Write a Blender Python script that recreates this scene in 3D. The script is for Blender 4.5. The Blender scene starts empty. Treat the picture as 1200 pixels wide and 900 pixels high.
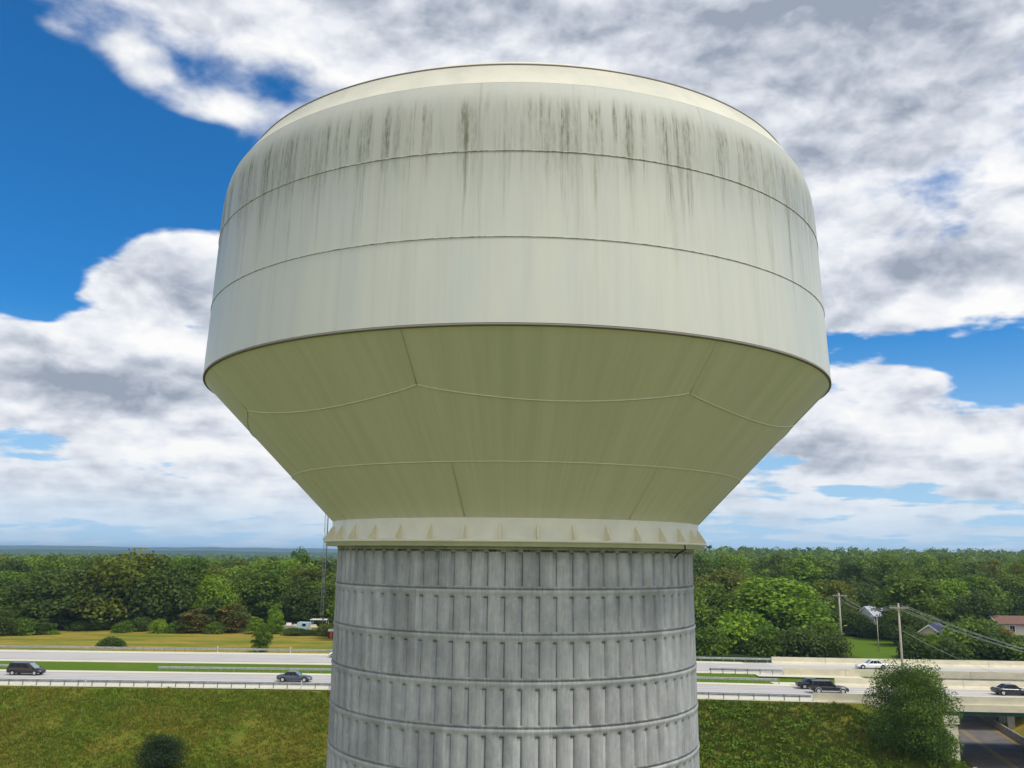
import bpy, bmesh, math, random
import numpy as np
from mathutils import Vector, Matrix
R = math.radians
random.seed(7)
sc = bpy.context.scene
col = sc.collection

# ------------------------------------------------------------------ camera
CH = 27.5                        # eye height of the drone above the valley floor
PITCH, ROLL, YAW, FPX = 0.18839, 0.01042, -0.00515, 1050.0
F_ = Vector((math.sin(YAW)*math.cos(PITCH), math.cos(YAW)*math.cos(PITCH), math.sin(PITCH)))
R0 = Vector((math.cos(YAW), -math.sin(YAW), 0)); U0 = R0.cross(F_)
RR = R0*math.cos(ROLL)+U0*math.sin(ROLL); UU = U0*math.cos(ROLL)-R0*math.sin(ROLL)
cam_d = bpy.data.cameras.new('camera'); cam = bpy.data.objects.new('camera', cam_d); col.objects.link(cam)
cam_d.sensor_width = 36; cam_d.lens = 36*FPX/1200; cam_d.clip_start = .5; cam_d.clip_end = 40000
m = Matrix((RR, UU, -F_)).transposed().to_4x4(); m.translation = (0, 0, CH); cam.matrix_world = m
sc.camera = cam
def ray(x, y): return F_*FPX+RR*(x-600)-UU*(y-450)
def on_z(x, y, z):
    d = ray(x, y); t = (z-CH)/d.z; return d.x*t, d.y*t
def at_Y(x, y, Y):
    d = ray(x, y); t = Y/d.y; return d.x*t, Y, d.z*t+CH
def azel(x, y):
    d = ray(x, y); return math.atan2(d.x, d.y), math.atan2(d.z, math.hypot(d.x, d.y))

# ------------------------------------------------------------------ world, sun, exposure
SUN_AZ, SUN_EL = R(122), R(60)
world = bpy.data.worlds.new('World'); sc.world = world; world.use_nodes = True
nt = world.node_tree; nt.nodes.clear()
class G:
    """tiny node-graph writer"""
    def __init__(s, nt): s.nt = nt
    def n(s, typ, **kw):
        nd = s.nt.nodes.new(typ)
        for k, v in kw.items(): setattr(nd, k, v)
        return nd
    def put(s, sock, v):
        if isinstance(v, bpy.types.NodeSocket): s.nt.links.new(v, sock)
        elif v is not None: sock.default_value = v
    def m(s, op, a, b=None, c=None, clamp=False):
        nd = s.n('ShaderNodeMath', operation=op, use_clamp=clamp)
        s.put(nd.inputs[0], a); s.put(nd.inputs[1], b); s.put(nd.inputs[2], c); return nd.outputs[0]
    def smooth(s, v, a, b, lo=0., hi=1.):
        nd = s.n('ShaderNodeMapRange', interpolation_type='SMOOTHSTEP')
        s.put(nd.inputs[0], v); s.put(nd.inputs[1], a); s.put(nd.inputs[2], b); s.put(nd.inputs[3], lo); s.put(nd.inputs[4], hi); return nd.outputs[0]
    def lin(s, v, a, b, lo=0., hi=1.):
        nd = s.n('ShaderNodeMapRange'); s.put(nd.inputs[0], v); s.put(nd.inputs[1], a); s.put(nd.inputs[2], b); s.put(nd.inputs[3], lo); s.put(nd.inputs[4], hi); return nd.outputs[0]
    def mix(s, f, a, b, blend='MIX'):
        nd = s.n('ShaderNodeMix', data_type='RGBA', blend_type=blend)
        s.put(nd.inputs[0], f)
        for i, v in ((6, a), (7, b)):
            if isinstance(v, (tuple, list)): v = tuple(v)+(1,)*(4-len(v))
            s.put(nd.inputs[i], v)
        return nd.outputs[2]
    def xyz(s, x, y, z):
        nd = s.n('ShaderNodeCombineXYZ'); s.put(nd.inputs[0], x); s.put(nd.inputs[1], y); s.put(nd.inputs[2], z); return nd.outputs[0]
    def sep(s, v):
        nd = s.n('ShaderNodeSeparateXYZ'); s.put(nd.inputs[0], v); return nd.outputs
    def noise(s, v, scale, detail=4, rough=.5, dist=0., out=0):
        nd = s.n('ShaderNodeTexNoise'); s.put(nd.inputs['Vector'], v); nd.inputs['Scale'].default_value = scale
        nd.inputs['Detail'].default_value = detail; nd.inputs['Roughness'].default_value = rough; nd.inputs['Distortion'].default_value = dist
        return nd.outputs[out]
g = G(nt)
tc = g.n('ShaderNodeTexCoord'); dx, dy, dz = g.sep(tc.outputs['Generated'])
zc = g.m('MAXIMUM', dz, 0.)
sky = g.n('ShaderNodeTexSky', sky_type='NISHITA', sun_disc=False); sky.sun_elevation = SUN_EL; sky.sun_rotation = SUN_AZ
sky.air_density = 1.0; sky.dust_density = .6; sky.ozone_density = 2.2; sky.altitude = 200
az = g.m('ARCTAN2', dx, dy); el = g.m('ARCSINE', zc)
def blobs(lst, start=0.):
    """soft patches of more (or less) cloud: (pixel x, y, half width, half height, amount)"""
    acc = start
    for (x, y, sx, sy, amp) in lst:
        a0, e0 = azel(x, y); a1, _ = azel(x+sx, y); _, e1 = azel(x, y-sy)
        ka = 1/max(abs(a1-a0), .01); ke = 1/max(abs(e1-e0), .01)
        u = g.m('MULTIPLY', g.m('SUBTRACT', az, a0), ka); v = g.m('MULTIPLY', g.m('SUBTRACT', el, e0), ke)
        q = g.m('ADD', g.m('MULTIPLY', u, u), g.m('MULTIPLY', v, v))
        acc = g.m('MULTIPLY_ADD', g.m('EXPONENT', g.m('MULTIPLY', q, -1.)), amp, acc)
    return acc
cover = blobs([(60, 190, 150, 120, -.30), (190, 215, 90, 45, -.22), (10, 20, 130, 60, -.16), (330, 95, 45, 45, -.18), (150, 10, 90, 25, -.10),
               (30, 335, 60, 45, -.30), (215, 385, 30, 12, -.16),
               (160, 66, 60, 30, .17), (245, 125, 75, 24, .23), (195, 92, 50, 14, .10), (215, 30, 40, 20, .08), (25, 290, 42, 18, .34), (62, 30, 34, 20, .17), (120, 250, 14, 8, .12), (70, 590, 120, 30, .10), (250, 590, 120, 24, .08),
               (205, 310, 75, 62, .34), (110, 430, 150, 62, .30), (300, 430, 120, 120, .2), (60, 560, 120, 30, .10),
               (175, 540, 62, 15, -.26), (40, 515, 60, 12, -.06),
               (430, 30, 200, 60, .26), (700, 60, 300, 90, .30), (1020, 120, 260, 190, .36), (1100, 330, 160, 60, .22),
               (1160, 440, 75, 34, -.42), (1075, 410, 35, 10, -.20), (1070, 455, 50, 22, .26), (990, 575, 36, 9, -.22), (920, 582, 20, 7, -.12),
               (1130, 520, 120, 24, .16), (960, 520, 70, 30, .10), (300, 530, 120, 60, .02), (1090, 575, 40, 10, -.10)])
grey = blobs([(1010, 70, 260, 100, .40), (830, 15, 180, 50, .22), (1130, 130, 120, 70, .15), (560, 10, 200, 30, .14), (640, 55, 90, 30, -.25), (1110, 215, 120, 26, -.5), (880, 60, 60, 40, -.1),
              (1000, 265, 60, 40, -.25), (1060, 300, 110, 25, .12), (110, 455, 150, 26, .34), (1000, 250, 90, 22, .22), (1060, 265, 150, 20, .15), (250, 470, 60, 20, .15), (130, 385, 140, 22, -.15), (70, 590, 110, 16, .1), (1000, 475, 90, 16, .30),
              (1130, 508, 110, 10, .12), (1080, 545, 120, 8, .22), (210, 300, 60, 40, -.2), (300, 120, 200, 120, -.2), (430, 20, 150, 60, -.1)])
def plane(shift, k=1.):
    w = g.m('DIVIDE', 1., g.m('ADD', g.m('ADD', zc, .10), shift))
    return g.xyz(g.m('MULTIPLY', dx, w), g.m('MULTIPLY', dy, w), 3.7)
P0 = plane(0.)
def fbm(P): return g.noise(P, 1.35, 5, .55, 0.)
n0 = fbm(P0)
def sph(up, k=1.7): return g.xyz(dx, dy, g.m('MULTIPLY', g.m('ADD', zc, up), k))
def billow(P, scale, detail=2.):
    nd = g.n('ShaderNodeTexVoronoi', feature='F1'); g.put(nd.inputs['Vector'], P); nd.inputs['Scale'].default_value = scale
    nd.inputs['Detail'].default_value = detail; nd.inputs['Roughness'].default_value = .52; nd.inputs['Lacunarity'].default_value = 2.3; nd.normalize = True
    return g.m('SUBTRACT', .5, nd.outputs['Distance'])
def warp(P, scale, amt):
    nd = g.n('ShaderNodeTexNoise'); g.put(nd.inputs['Vector'], P); nd.inputs['Scale'].default_value = scale; nd.inputs['Detail'].default_value = 3
    vm = g.n('ShaderNodeVectorMath', operation='MULTIPLY_ADD'); g.put(vm.inputs[0], nd.outputs['Color']); vm.inputs[1].default_value = (amt,)*3; g.put(vm.inputs[2], P); return vm.outputs[0]
S0 = warp(sph(0.), 9., .045)
va = g.n('ShaderNodeVectorMath', operation='ADD'); g.put(va.inputs[0], S0); va.inputs[1].default_value = (0, 0, .024); S1 = va.outputs[0]
b0 = billow(S0, 9.)
f0, f1 = g.noise(S0, 6., 6, .54, 0.), g.noise(S1, 6., 5, .54, 0.)
det = g.noise(S0, 34., 3, .6, 0.)
rear = g.smooth(dy, .25, -.45)  # fuller, brighter cloud behind the camera, added to light the tank wall
lowband = g.m('MULTIPLY', g.smooth(el, .008, .05), g.smooth(el, .14, .24, 1., 0.))
dens0 = g.m('ADD', g.m('ADD', n0, cover), g.m('MULTIPLY', g.m('SUBTRACT', f0, .5), .42))
dens0 = g.m('ADD', dens0, g.m('MULTIPLY', b0, .16)); dens0 = g.m('ADD', dens0, g.m('MULTIPLY', g.m('SUBTRACT', det, .5), .10))
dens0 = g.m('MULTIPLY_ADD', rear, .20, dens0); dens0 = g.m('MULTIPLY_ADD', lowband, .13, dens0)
wisp = g.smooth(el, .25, .50)                       # high thin cloud has the softer edge
dens = g.smooth(dens0, .52, g.m('MULTIPLY_ADD', wisp, .12, .625))
thick = g.smooth(dens0, .60, 1.0)
big = g.noise(P0, 1.6, 4, .55, 0.)
puff = g.m('ADD', g.m('MULTIPLY', g.m('SUBTRACT', b0, .12), .5), g.m('MULTIPLY', g.m('SUBTRACT', f0, f1), 4.4))
shade = g.m('SUBTRACT', g.m('SUBTRACT', g.m('ADD', puff, .68), g.m('MULTIPLY', thick, .34)), grey)
shade = g.m('ADD', shade, g.m('MULTIPLY', g.m('SUBTRACT', big, .5), 1.5)); shade = g.m('ADD', shade, g.m('MULTIPLY', g.m('SUBTRACT', f0, .5), .9)); shade = g.m('MULTIPLY_ADD', shade, .80, .14, clamp=True)
ramp = g.n('ShaderNodeValToRGB'); g.put(ramp.inputs[0], shade); cr = ramp.color_ramp
cr.elements[0].position = 0.; cr.elements[0].color = (.33, .38, .47, 1)
cr.elements[1].position = 1.; cr.elements[1].color = (1.0, 1.0, .99, 1)
e_ = cr.elements.new(.40); e_.color = (.62, .66, .74, 1); e_ = cr.elements.new(.72); e_.color = (.86, .88, .93, 1)
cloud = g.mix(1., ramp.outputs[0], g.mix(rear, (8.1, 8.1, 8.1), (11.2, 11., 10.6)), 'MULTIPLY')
low = g.smooth(el, .0, .13, 1., 0.)
cloud = g.mix(g.m('MULTIPLY', low, .55), cloud, (5.6, 6.4, 7.2))
skyc = g.mix(1., sky.outputs[0], (.14, .66, 1.08), 'MULTIPLY')
skyc = g.mix(g.smooth(el, .0, .26, .92, 0.), skyc, (3.9, 5.6, 7.4))
fade = g.smooth(el, -.005, .075, .35, 1.)
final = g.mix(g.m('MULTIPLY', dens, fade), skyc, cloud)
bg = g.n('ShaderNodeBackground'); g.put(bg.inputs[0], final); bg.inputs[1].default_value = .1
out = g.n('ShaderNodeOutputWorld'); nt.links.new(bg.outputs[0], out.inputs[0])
world.cycles.sampling_method = 'MANUAL'; world.cycles.sample_map_resolution = 512

sl = bpy.data.lights.new('sun', 'SUN'); sl.energy = 2.1; sl.angle = R(12); sl.color = (1, .95, .86)
so = bpy.data.objects.new('sun', sl); col.objects.link(so)
sd = Vector((math.sin(SUN_AZ)*math.cos(SUN_EL), math.cos(SUN_AZ)*math.cos(SUN_EL), math.sin(SUN_EL)))
so.rotation_euler = sd.to_track_quat('Z', 'Y').to_euler(); so.location = (60, 60, 120)
sc.view_settings.view_transform = 'Standard'; sc.view_settings.look = 'None'; sc.view_settings.gamma = 1
sc.view_settings.use_curve_mapping = False; sc.view_settings.exposure = 0.30
sc.cycles.max_bounces = 6; sc.cycles.diffuse_bounces = 3; sc.cycles.transparent_max_bounces = 8; sc.cycles.volume_bounces = 0

# ------------------------------------------------------------------ materials
def mat(name, color=(.5, .5, .5), rough=.7, spec=.3, metal=0.):
    M = bpy.data.materials.new(name); M.use_nodes = True
    b = M.node_tree.nodes['Principled BSDF']
    b.inputs['Base Color'].default_value = (*color, 1); b.inputs['Roughness'].default_value = rough
    b.inputs['Specular IOR Level'].default_value = spec; b.inputs['Metallic'].default_value = metal
    return M, G(M.node_tree), b
def worn(name, c1, c2, scale=3., rough=.7, spec=.3, metal=0., detail=5, stretch=None):
    M, q, b = mat(name, c1, rough, spec, metal)
    t = q.n('ShaderNodeTexCoord').outputs['Object']
    if stretch:
        mp = q.n('ShaderNodeMapping'); q.put(mp.inputs[0], t); mp.inputs[3].default_value = stretch; t = mp.outputs[0]
    n = q.noise(t, scale, detail, .6)
    q.put(b.inputs['Base Color'], q.mix(q.smooth(n, .35, .68), c1, c2))
    return M

def cyl(q):
    """object space -> (angle, z): angle 0 faces the viewer side (-Y), seam at the back"""
    x, y, z = q.sep(q.n('ShaderNodeTexCoord').outputs['Object'])
    return q.m('ARCTAN2', x, q.m('MULTIPLY', y, -1.)), z
ZC = CH                                                # handy: camera height
TR = 13.75                                             # tank radius
TZ = lambda v: CH+v*TR
# --- tank paint with rain streaks and mildew
def tank_paint():
    M, q, b = mat('cream_tank_paint', (.66, .66, .56), .40, .5)
    th, z = cyl(q)
    big = q.noise(q.xyz(q.m('MULTIPLY', th, 10.), 0., q.m('MULTIPLY', z, .12)), 1., 3, .6)
    big2 = q.noise(q.xyz(q.m('MULTIPLY', th, 22.), 4., q.m('MULTIPLY', z, .05)), 1., 4, .7)
    c = q.mix(q.smooth(big, .35, .7), (.655, .65, .56), (.60, .62, .56))
    c = q.mix(q.m('MULTIPLY', q.smooth(big2, .42, .75), .55), c, (.53, .54, .46))
    hh = q.lin(z, TZ(.5175), TZ(1.135))                # 0 at rim .. 1 at the roof edge
    # greyer towards the top of the wall
    c = q.mix(q.m('MULTIPLY', q.smooth(hh, .25, .85), .45), c, (.44, .44, .39))
    # thin dark streaks, strongest just under the knuckle, running down past the weld
    s1 = q.noise(q.xyz(q.m('MULTIPLY', th, 34.), 9., q.m('MULTIPLY', z, .09)), 1., 6, .74)
    mot = q.noise(q.xyz(q.m('MULTIPLY', th, 130.), 3., q.m('MULTIPLY', z, 2.6)), 1., 4, .7)
    s2 = q.noise(q.xyz(q.m('MULTIPLY', th, 95.), 2., q.m('MULTIPLY', z, .35)), 1., 3, .7)
    ends = q.noise(q.xyz(q.m('MULTIPLY', th, 30.), 5., 0.), 1., 4, .7)     # each streak starts and stops elsewhere
    e5 = q.m('SUBTRACT', ends, .5)
    top = q.smooth(q.m('MULTIPLY_ADD', e5, .16, hh), .955, .86)
    row = q.smooth(q.m('MULTIPLY_ADD', e5, .34, hh), .50, .76)             # the dense row in the top course
    run = q.smooth(q.m('MULTIPLY_ADD', e5, 1.1, hh), .18, .80)             # a few that run on down
    mo = q.smooth(mot, .32, .62, .30, 1.1); fin = q.smooth(s2, .34, .62, .25, 1.)
    stA = q.m('MULTIPLY', q.m('MULTIPLY', q.smooth(s1, .42, .62), row), q.m('MULTIPLY', mo, fin))
    stB = q.m('MULTIPLY', q.m('MULTIPLY', q.smooth(s1, .49, .68), run), fin)
    st = q.m('MULTIPLY', top, q.m('MAXIMUM', stA, stB))
    c = q.mix(q.m('MULTIPLY', q.m('MULTIPLY', top, row), .22), c, (.36, .365, .29))
    c = q.mix(q.m('MULTIPLY', st, .86), c, (.135, .13, .065))
    s3 = q.noise(q.xyz(q.m('MULTIPLY', th, 17.), 6., q.m('MULTIPLY', z, .03)), 1., 6, .8)
    faint = q.m('MULTIPLY', q.smooth(s3, .56, .72), q.smooth(hh, .02, .7))
    c = q.mix(q.m('MULTIPLY', faint, .62), c, (.25, .25, .15))
    q.put(b.inputs['Base Color'], c)
    q.put(b.inputs['Roughness'], q.m('ADD', q.lin(st, 0., 1., .38, .7), q.smooth(hh, .75, .97, 0., .3)))
    bp = q.n('ShaderNodeBump'); bp.inputs['Strength'].default_value = .12; bp.inputs['Distance'].default_value = .08
    q.put(bp.inputs['Height'], q.noise(q.xyz(q.m('MULTIPLY', th, 14.), 1., q.m('MULTIPLY', z, .5)), 1., 2, .5)); q.put(b.inputs['Normal'], bp.outputs[0])
    return M
def cone_paint():
    M, q, b = mat('cream_cone_paint', (.7, .68, .5), .36, .45)
    th, z = cyl(q)
    n1 = q.noise(q.xyz(q.m('MULTIPLY', th, 16.), 1., q.m('MULTIPLY', z, .10)), 1., 5, .7)
    n2 = q.noise(q.xyz(q.m('MULTIPLY', th, 60.), 3., q.m('MULTIPLY', z, .25)), 1., 3, .7)
    c = q.mix(q.smooth(n1, .35, .72), (.72, .69, .50), (.63, .62, .45))
    c = q.mix(q.m('MULTIPLY', q.smooth(n2, .5, .8), .22), c, (.46, .46, .32))
    q.put(b.inputs['Base Color'], c); return M
def concrete_form():
    M, q, b = mat('formed_concrete', (.3, .3, .3), .85, .2)
    th, z = cyl(q); x, y, zz = q.sep(q.n('ShaderNodeTexCoord').outputs['Object'])
    n1 = q.noise(q.xyz(q.m('MULTIPLY', th, 9.), 1., q.m('MULTIPLY', z, .5)), 1.3, 6, .7)
    n2 = q.noise(q.xyz(q.m('MULTIPLY', th, 120.), 3., q.m('MULTIPLY', z, .9)), 1., 5, .75)
    n3 = q.noise(q.xyz(x, y, zz), 2.2, 8, .7)
    c = q.mix(q.smooth(n1, .35, .68), (.37, .378, .38), (.52, .525, .52))
    c = q.mix(q.m('MULTIPLY', q.smooth(n2, .42, .75), .7), c, (.27, .275, .275))
    c = q.mix(q.m('MULTIPLY', q.smooth(n3, .48, .70), .62), c, (.53, .53, .51))
    br = q.noise(q.xyz(q.m('MULTIPLY', th, 5.), 7., z), .8, 4, .6)
    c = q.mix(q.m('MULTIPLY', q.smooth(br, .62, .75), .35), c, (.36, .31, .27))
    # one tone per pour: every lift set a little apart
    lift = q.m('FLOOR', q.m('DIVIDE', q.m('SUBTRACT', z, JOINT), LIFT)); pan = q.m('FLOOR', q.m('MULTIPLY', th, 78/(2*math.pi)*.5))
    wn = q.n('ShaderNodeTexWhiteNoise', noise_dimensions='2D'); q.put(wn.inputs[0], q.xyz(lift, pan, 0.))
    c = q.mix(.55, c, q.mix(wn.outputs[0], (.62, .62, .63), (1.1, 1.1, 1.1)), 'MULTIPLY')
    # uneven darker band from each joint up to the foot of the recesses
    fz = q.m('FRACT', q.m('DIVIDE', q.m('SUBTRACT', z, JOINT), LIFT))
    joint_band = q.m('MULTIPLY', q.smooth(fz, .0, .10, 1., 0.), q.smooth(n2, .3, .6))
    c = q.mix(q.m('MULTIPLY', joint_band, .5), c, (.13, .135, .13))
    q.put(b.inputs['Base Color'], c)
    bp = q.n('ShaderNodeBump'); bp.inputs['Strength'].default_value = .35; bp.inputs['Distance'].default_value = .03
    q.put(bp.inputs['Height'], n3); q.put(b.inputs['Normal'], bp.outputs[0])
    return M
LIFT = .11534*TR; JOINT = (TZ(-.09109)) % LIFT

def leaf_mat(name, c1, c2, c3):
    M, q, b = mat(name, c1, .6, .25)
    at = q.n('ShaderNodeAttribute', attribute_name='tint')
    oi = q.n('ShaderNodeObjectInfo')
    c = q.mix(q.m('ADD', at.outputs['Fac'], 0., clamp=True), c1, c2)
    c = q.mix(q.smooth(at.outputs['Fac'], 0., -.8, 0., .55), c, tuple(k*.45 for k in c1))
    c = q.mix(q.m('MULTIPLY', oi.outputs['Random'], .55), c, c3)
    q.put(b.inputs['Base Color'], c)
    tr = q.n('ShaderNodeBsdfTranslucent'); q.put(tr.inputs[0], q.mix(.5, c, (.22, .27, .02)))
    ms = q.n('ShaderNodeMixShader'); ms.inputs[0].default_value = .28
    M.node_tree.links.new(b.outputs[0], ms.inputs[1]); M.node_tree.links.new(tr.outputs[0], ms.inputs[2])
    M.node_tree.links.new(ms.outputs[0], M.node_tree.nodes['Material Output'].inputs[0])
    return M
LEAF = {'near': leaf_mat('leaves_bank_tree', (.055, .12, .014), (.16, .25, .03), (.08, .15, .016)), 'evergreen': leaf_mat('leaves_evergreen', (0.017, 0.037, 0.013), (0.034, 0.061, 0.018), (0.024, 0.049, 0.013)),
        'mid': leaf_mat('leaves_mid_green', (0.081, 0.160, 0.009), (0.168, 0.259, 0.013), (0.126, 0.183, 0.014)),
        'dark': leaf_mat('leaves_dark_green', (0.050, 0.094, 0.012), (0.098, 0.152, 0.017), (0.089, 0.129, 0.011)),
        'olive': leaf_mat('leaves_olive', (0.106, 0.145, 0.011), (0.196, 0.213, 0.014), (0.151, 0.152, 0.014)),
        'bright': leaf_mat('leaves_bright_green', (0.133, 0.259, 0.011), (0.249, 0.381, 0.014), (0.196, 0.290, 0.014)),
        'rust': leaf_mat('leaves_rusty_green', (0.089, 0.113, 0.014), (0.213, 0.129, 0.022), (0.126, 0.122, 0.014))}
BARK = worn('bark', (.10, .085, .065), (.19, .165, .13), 6, .9, .1, stretch=(3, 3, .6))
ASPHALT = worn('asphalt', (.14, .13, .125), (.20, .18, .165), .35, .9, .2)
LINEW = worn('white_road_paint', (.72, .72, .68), (.5, .5, .47), 4, .7)
LINEY = worn('yellow_road_paint', (.48, .32, .10), (.34, .25, .12), 4, .7)
CONC = worn('pale_concrete', (.72, .66, .49), (.60, .55, .42), .5, .85, .2, stretch=(1, 1, 2.5), detail=8)
CONCD = worn('grey_concrete', (.36, .35, .31), (.25, .245, .225), .8, .85, .2, detail=8)
GALV = worn('galvanised_steel', (.46, .48, .48), (.33, .35, .36), 2, .45, .5, .35)
POSTM = worn('post_steel', (.30, .29, .27), (.20, .19, .17), 3, .7, .3)
GREENS = worn('green_girder_paint', (.018, .085, .065), (.03, .11, .085), 1, .45, .4)
WOOD = worn('weathered_wood', (.50, .44, .35), (.36, .31, .25), 4, .9, .1, stretch=(3, 3, .3))
WIRE = mat('wire', (.50, .52, .48), .5, .4, .4)[0]
GLASS = mat('dark_glass', (.012, .015, .018), .15, .15)[0]
WINDS = mat('windscreen_glass', (.20, .27, .27), .08, .7)[0]
RUBBER = mat('rubber', (.012, .012, .013), .8, .2)[0]
RIM = mat('wheel_rim', (.60, .60, .60), .3, .5, .6)[0]
LAMP = mat('lamp_glass', (.75, .76, .72), .1, .6)[0]
TAIL = mat('tail_glass', (.25, .01, .01), .15, .5)[0]
BLACKP = mat('black_plastic', (.02, .02, .022), .6, .3)[0]
WHITE = worn('white_paint', (.80, .80, .78), (.68, .68, .66), 1.5, .5)

# ------------------------------------------------------------------ object helpers
def link(name, me, M=None, parent=None, loc=(0, 0, 0), rz=0):
    o = bpy.data.objects.new(name, me); col.objects.link(o)
    if M is not None and me is not None and len(me.materials) == 0: me.materials.append(M)
    if parent is not None: o.parent = parent
    o.location = loc; o.rotation_euler = (0, 0, rz); return o
def tag(o, label, cat, group=None):
    o['label'] = label; o['category'] = cat
    if group: o['group'] = group
    return o
def thing(name, label, cat, loc=(0, 0, 0), rz=0, group=None):
    return tag(link(name, None, None, None, loc, rz), label, cat, group)
def struct(o): o['kind'] = 'structure'; return o
def copy_tree(o, parent=None):
    c = o.copy(); col.objects.link(c); c.parent = parent
    for ch in list(o.children): copy_tree(ch, c)
    return c
class MB:
    """collects shapes, builds one mesh"""
    def __init__(s): s.v = []; s.f = []; s.sm = []
    def add(s, vs, fs, smooth=False):
        k = len(s.v); s.v += [tuple(p) for p in vs]; s.f += [tuple(i+k for i in f) for f in fs]; s.sm += [smooth]*len(fs); return s
    def box(s, c, d, rz=0., taper=1.):
        x, y, z = c; a, b, h = d[0]/2, d[1]/2, d[2]/2; cs, sn = math.cos(rz), math.sin(rz)
        vs = []
        for kz, t in ((-h, 1.), (h, taper)):
            for px, py in ((-a, -b), (a, -b), (a, b), (-a, b)):
                px *= t; py *= t; vs.append((x+px*cs-py*sn, y+px*sn+py*cs, z+kz))
        return s.add(vs, [(0, 3, 2, 1), (4, 5, 6, 7), (0, 1, 5, 4), (1, 2, 6, 5), (2, 3, 7, 6), (3, 0, 4, 7)])
    def tube(s, pts, rad, n=8, smooth=True):
        pts = [Vector(p) for p in pts]
        if not isinstance(rad, (list, tuple)): rad = [rad]*len(pts)
        vs = []; fs = []
        for i, p in enumerate(pts):
            d = (pts[min(i+1, len(pts)-1)]-pts[max(i-1, 0)]).normalized()
            a = d.orthogonal().normalized() if i == 0 else (a-d*a.dot(d)).normalized()
            b = d.cross(a)
            for k in range(n):
                t = 2*math.pi*k/n; vs.append(p+(a*math.cos(t)+b*math.sin(t))*rad[i])
        for i in range(len(pts)-1):
            for k in range(n): fs.append((i*n+k, i*n+(k+1) % n, (i+1)*n+(k+1) % n, (i+1)*n+k))
        fs.append(tuple(range(n-1, -1, -1))); fs.append(tuple((len(pts)-1)*n+k for k in range(n)))
        return s.add(vs, fs, smooth)
    def lathe(s, prof, n=192, smooth=True, closed=False):
        vs = []; fs = []
        for r, z in prof:
            for k in range(n):
                t = 2*math.pi*k/n; vs.append((r*math.sin(t), -r*math.cos(t), z))
        m_ = len(prof)
        for i in range(m_ if closed else m_-1):
            j = (i+1) % m_
            for k in range(n): fs.append((i*n+k, i*n+(k+1) % n, j*n+(k+1) % n, j*n+k))
        return s.add(vs, fs, smooth)
    def prism(s, prof, path_fn, n0, closed=True):
        """profile swept: path_fn(i, (a,b)) -> point"""
        vs = []; fs = []; m_ = len(prof)
        for i in range(n0):
            for q_ in prof: vs.append(path_fn(i, q_))
        for i in range(n0-1):
            for k in range(m_ if closed else m_-1): fs.append((i*m_+k, (i+1)*m_+k, (i+1)*m_+(k+1) % m_, i*m_+(k+1) % m_))
        if closed:
            fs.append(tuple(range(m_))); fs.append(tuple(reversed([(n0-1)*m_+k for k in range(m_)])))
        return s.add(vs, fs)
    def mesh(s, name, fix=True):
        me = bpy.data.meshes.new(name); me.from_pydata(s.v, [], s.f); me.polygons.foreach_set('use_smooth', s.sm); me.update()
        if fix:
            bm = bmesh.new(); bm.from_mesh(me); bmesh.ops.recalc_face_normals(bm, faces=bm.faces); bm.to_mesh(me); bm.free()
        return me
    def build(s, name, M, parent=None, loc=(0, 0, 0), rz=0): return link(name, s.mesh(name), M, parent, loc, rz)

# ------------------------------------------------------------------ terrain
RZ = 9.4                                               # highway level
_E = [(-9000, 400), (-400, 134), (-70, 127.7), (-25, 127.2), (0, 125.4), (24, 122.7), (36, 121.4), (55, 119.6), (75, 118.4), (200, 112), (9000, -300)]
_ex = np.array([a for a, b in _E], float); _ey = np.array([b for a, b in _E], float)
def E_raw(x): return np.interp(x, _ex, _ey)
def Ef(x):                                            # smoothed near shoulder line
    x = np.asarray(x, float); return sum(E_raw(x+d) for d in (-12, -6, 0, 6, 12))/5
_C = [(46, 30), (60, 100), (64.0, 121.4), (66.2, 131.6), (69.6, 147), (73.2, 162), (84, 200), (112, 290)]
_cy = np.array([b for a, b in _C], float); _cx = np.array([a for a, b in _C], float)
def Cx(y): return sum(np.interp(np.asarray(y, float)+d, _cy, _cx) for d in (-6, 0, 6))/3
def S_of(x, y): return (x-Cx(y))*.93                   # distance right of the lower road's centre
def sstep(a, b, v): t = np.clip((v-a)/(b-a), 0, 1); return t*t*(3-2*t)
def vnoise(x, y, s, seed=0):
    rs = np.random.RandomState(seed); out_ = 0
    for k in range(5):
        a = rs.rand()*6.28; f = s*(.7+.9*rs.rand()); ph = rs.rand(2)*6.28
        out_ = out_+np.sin((x*np.cos(a)+y*np.sin(a))*f+ph[0])*np.cos((y*np.cos(a)-x*np.sin(a))*f*.8+ph[1])
    return out_/5
LOW = 1.5
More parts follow.
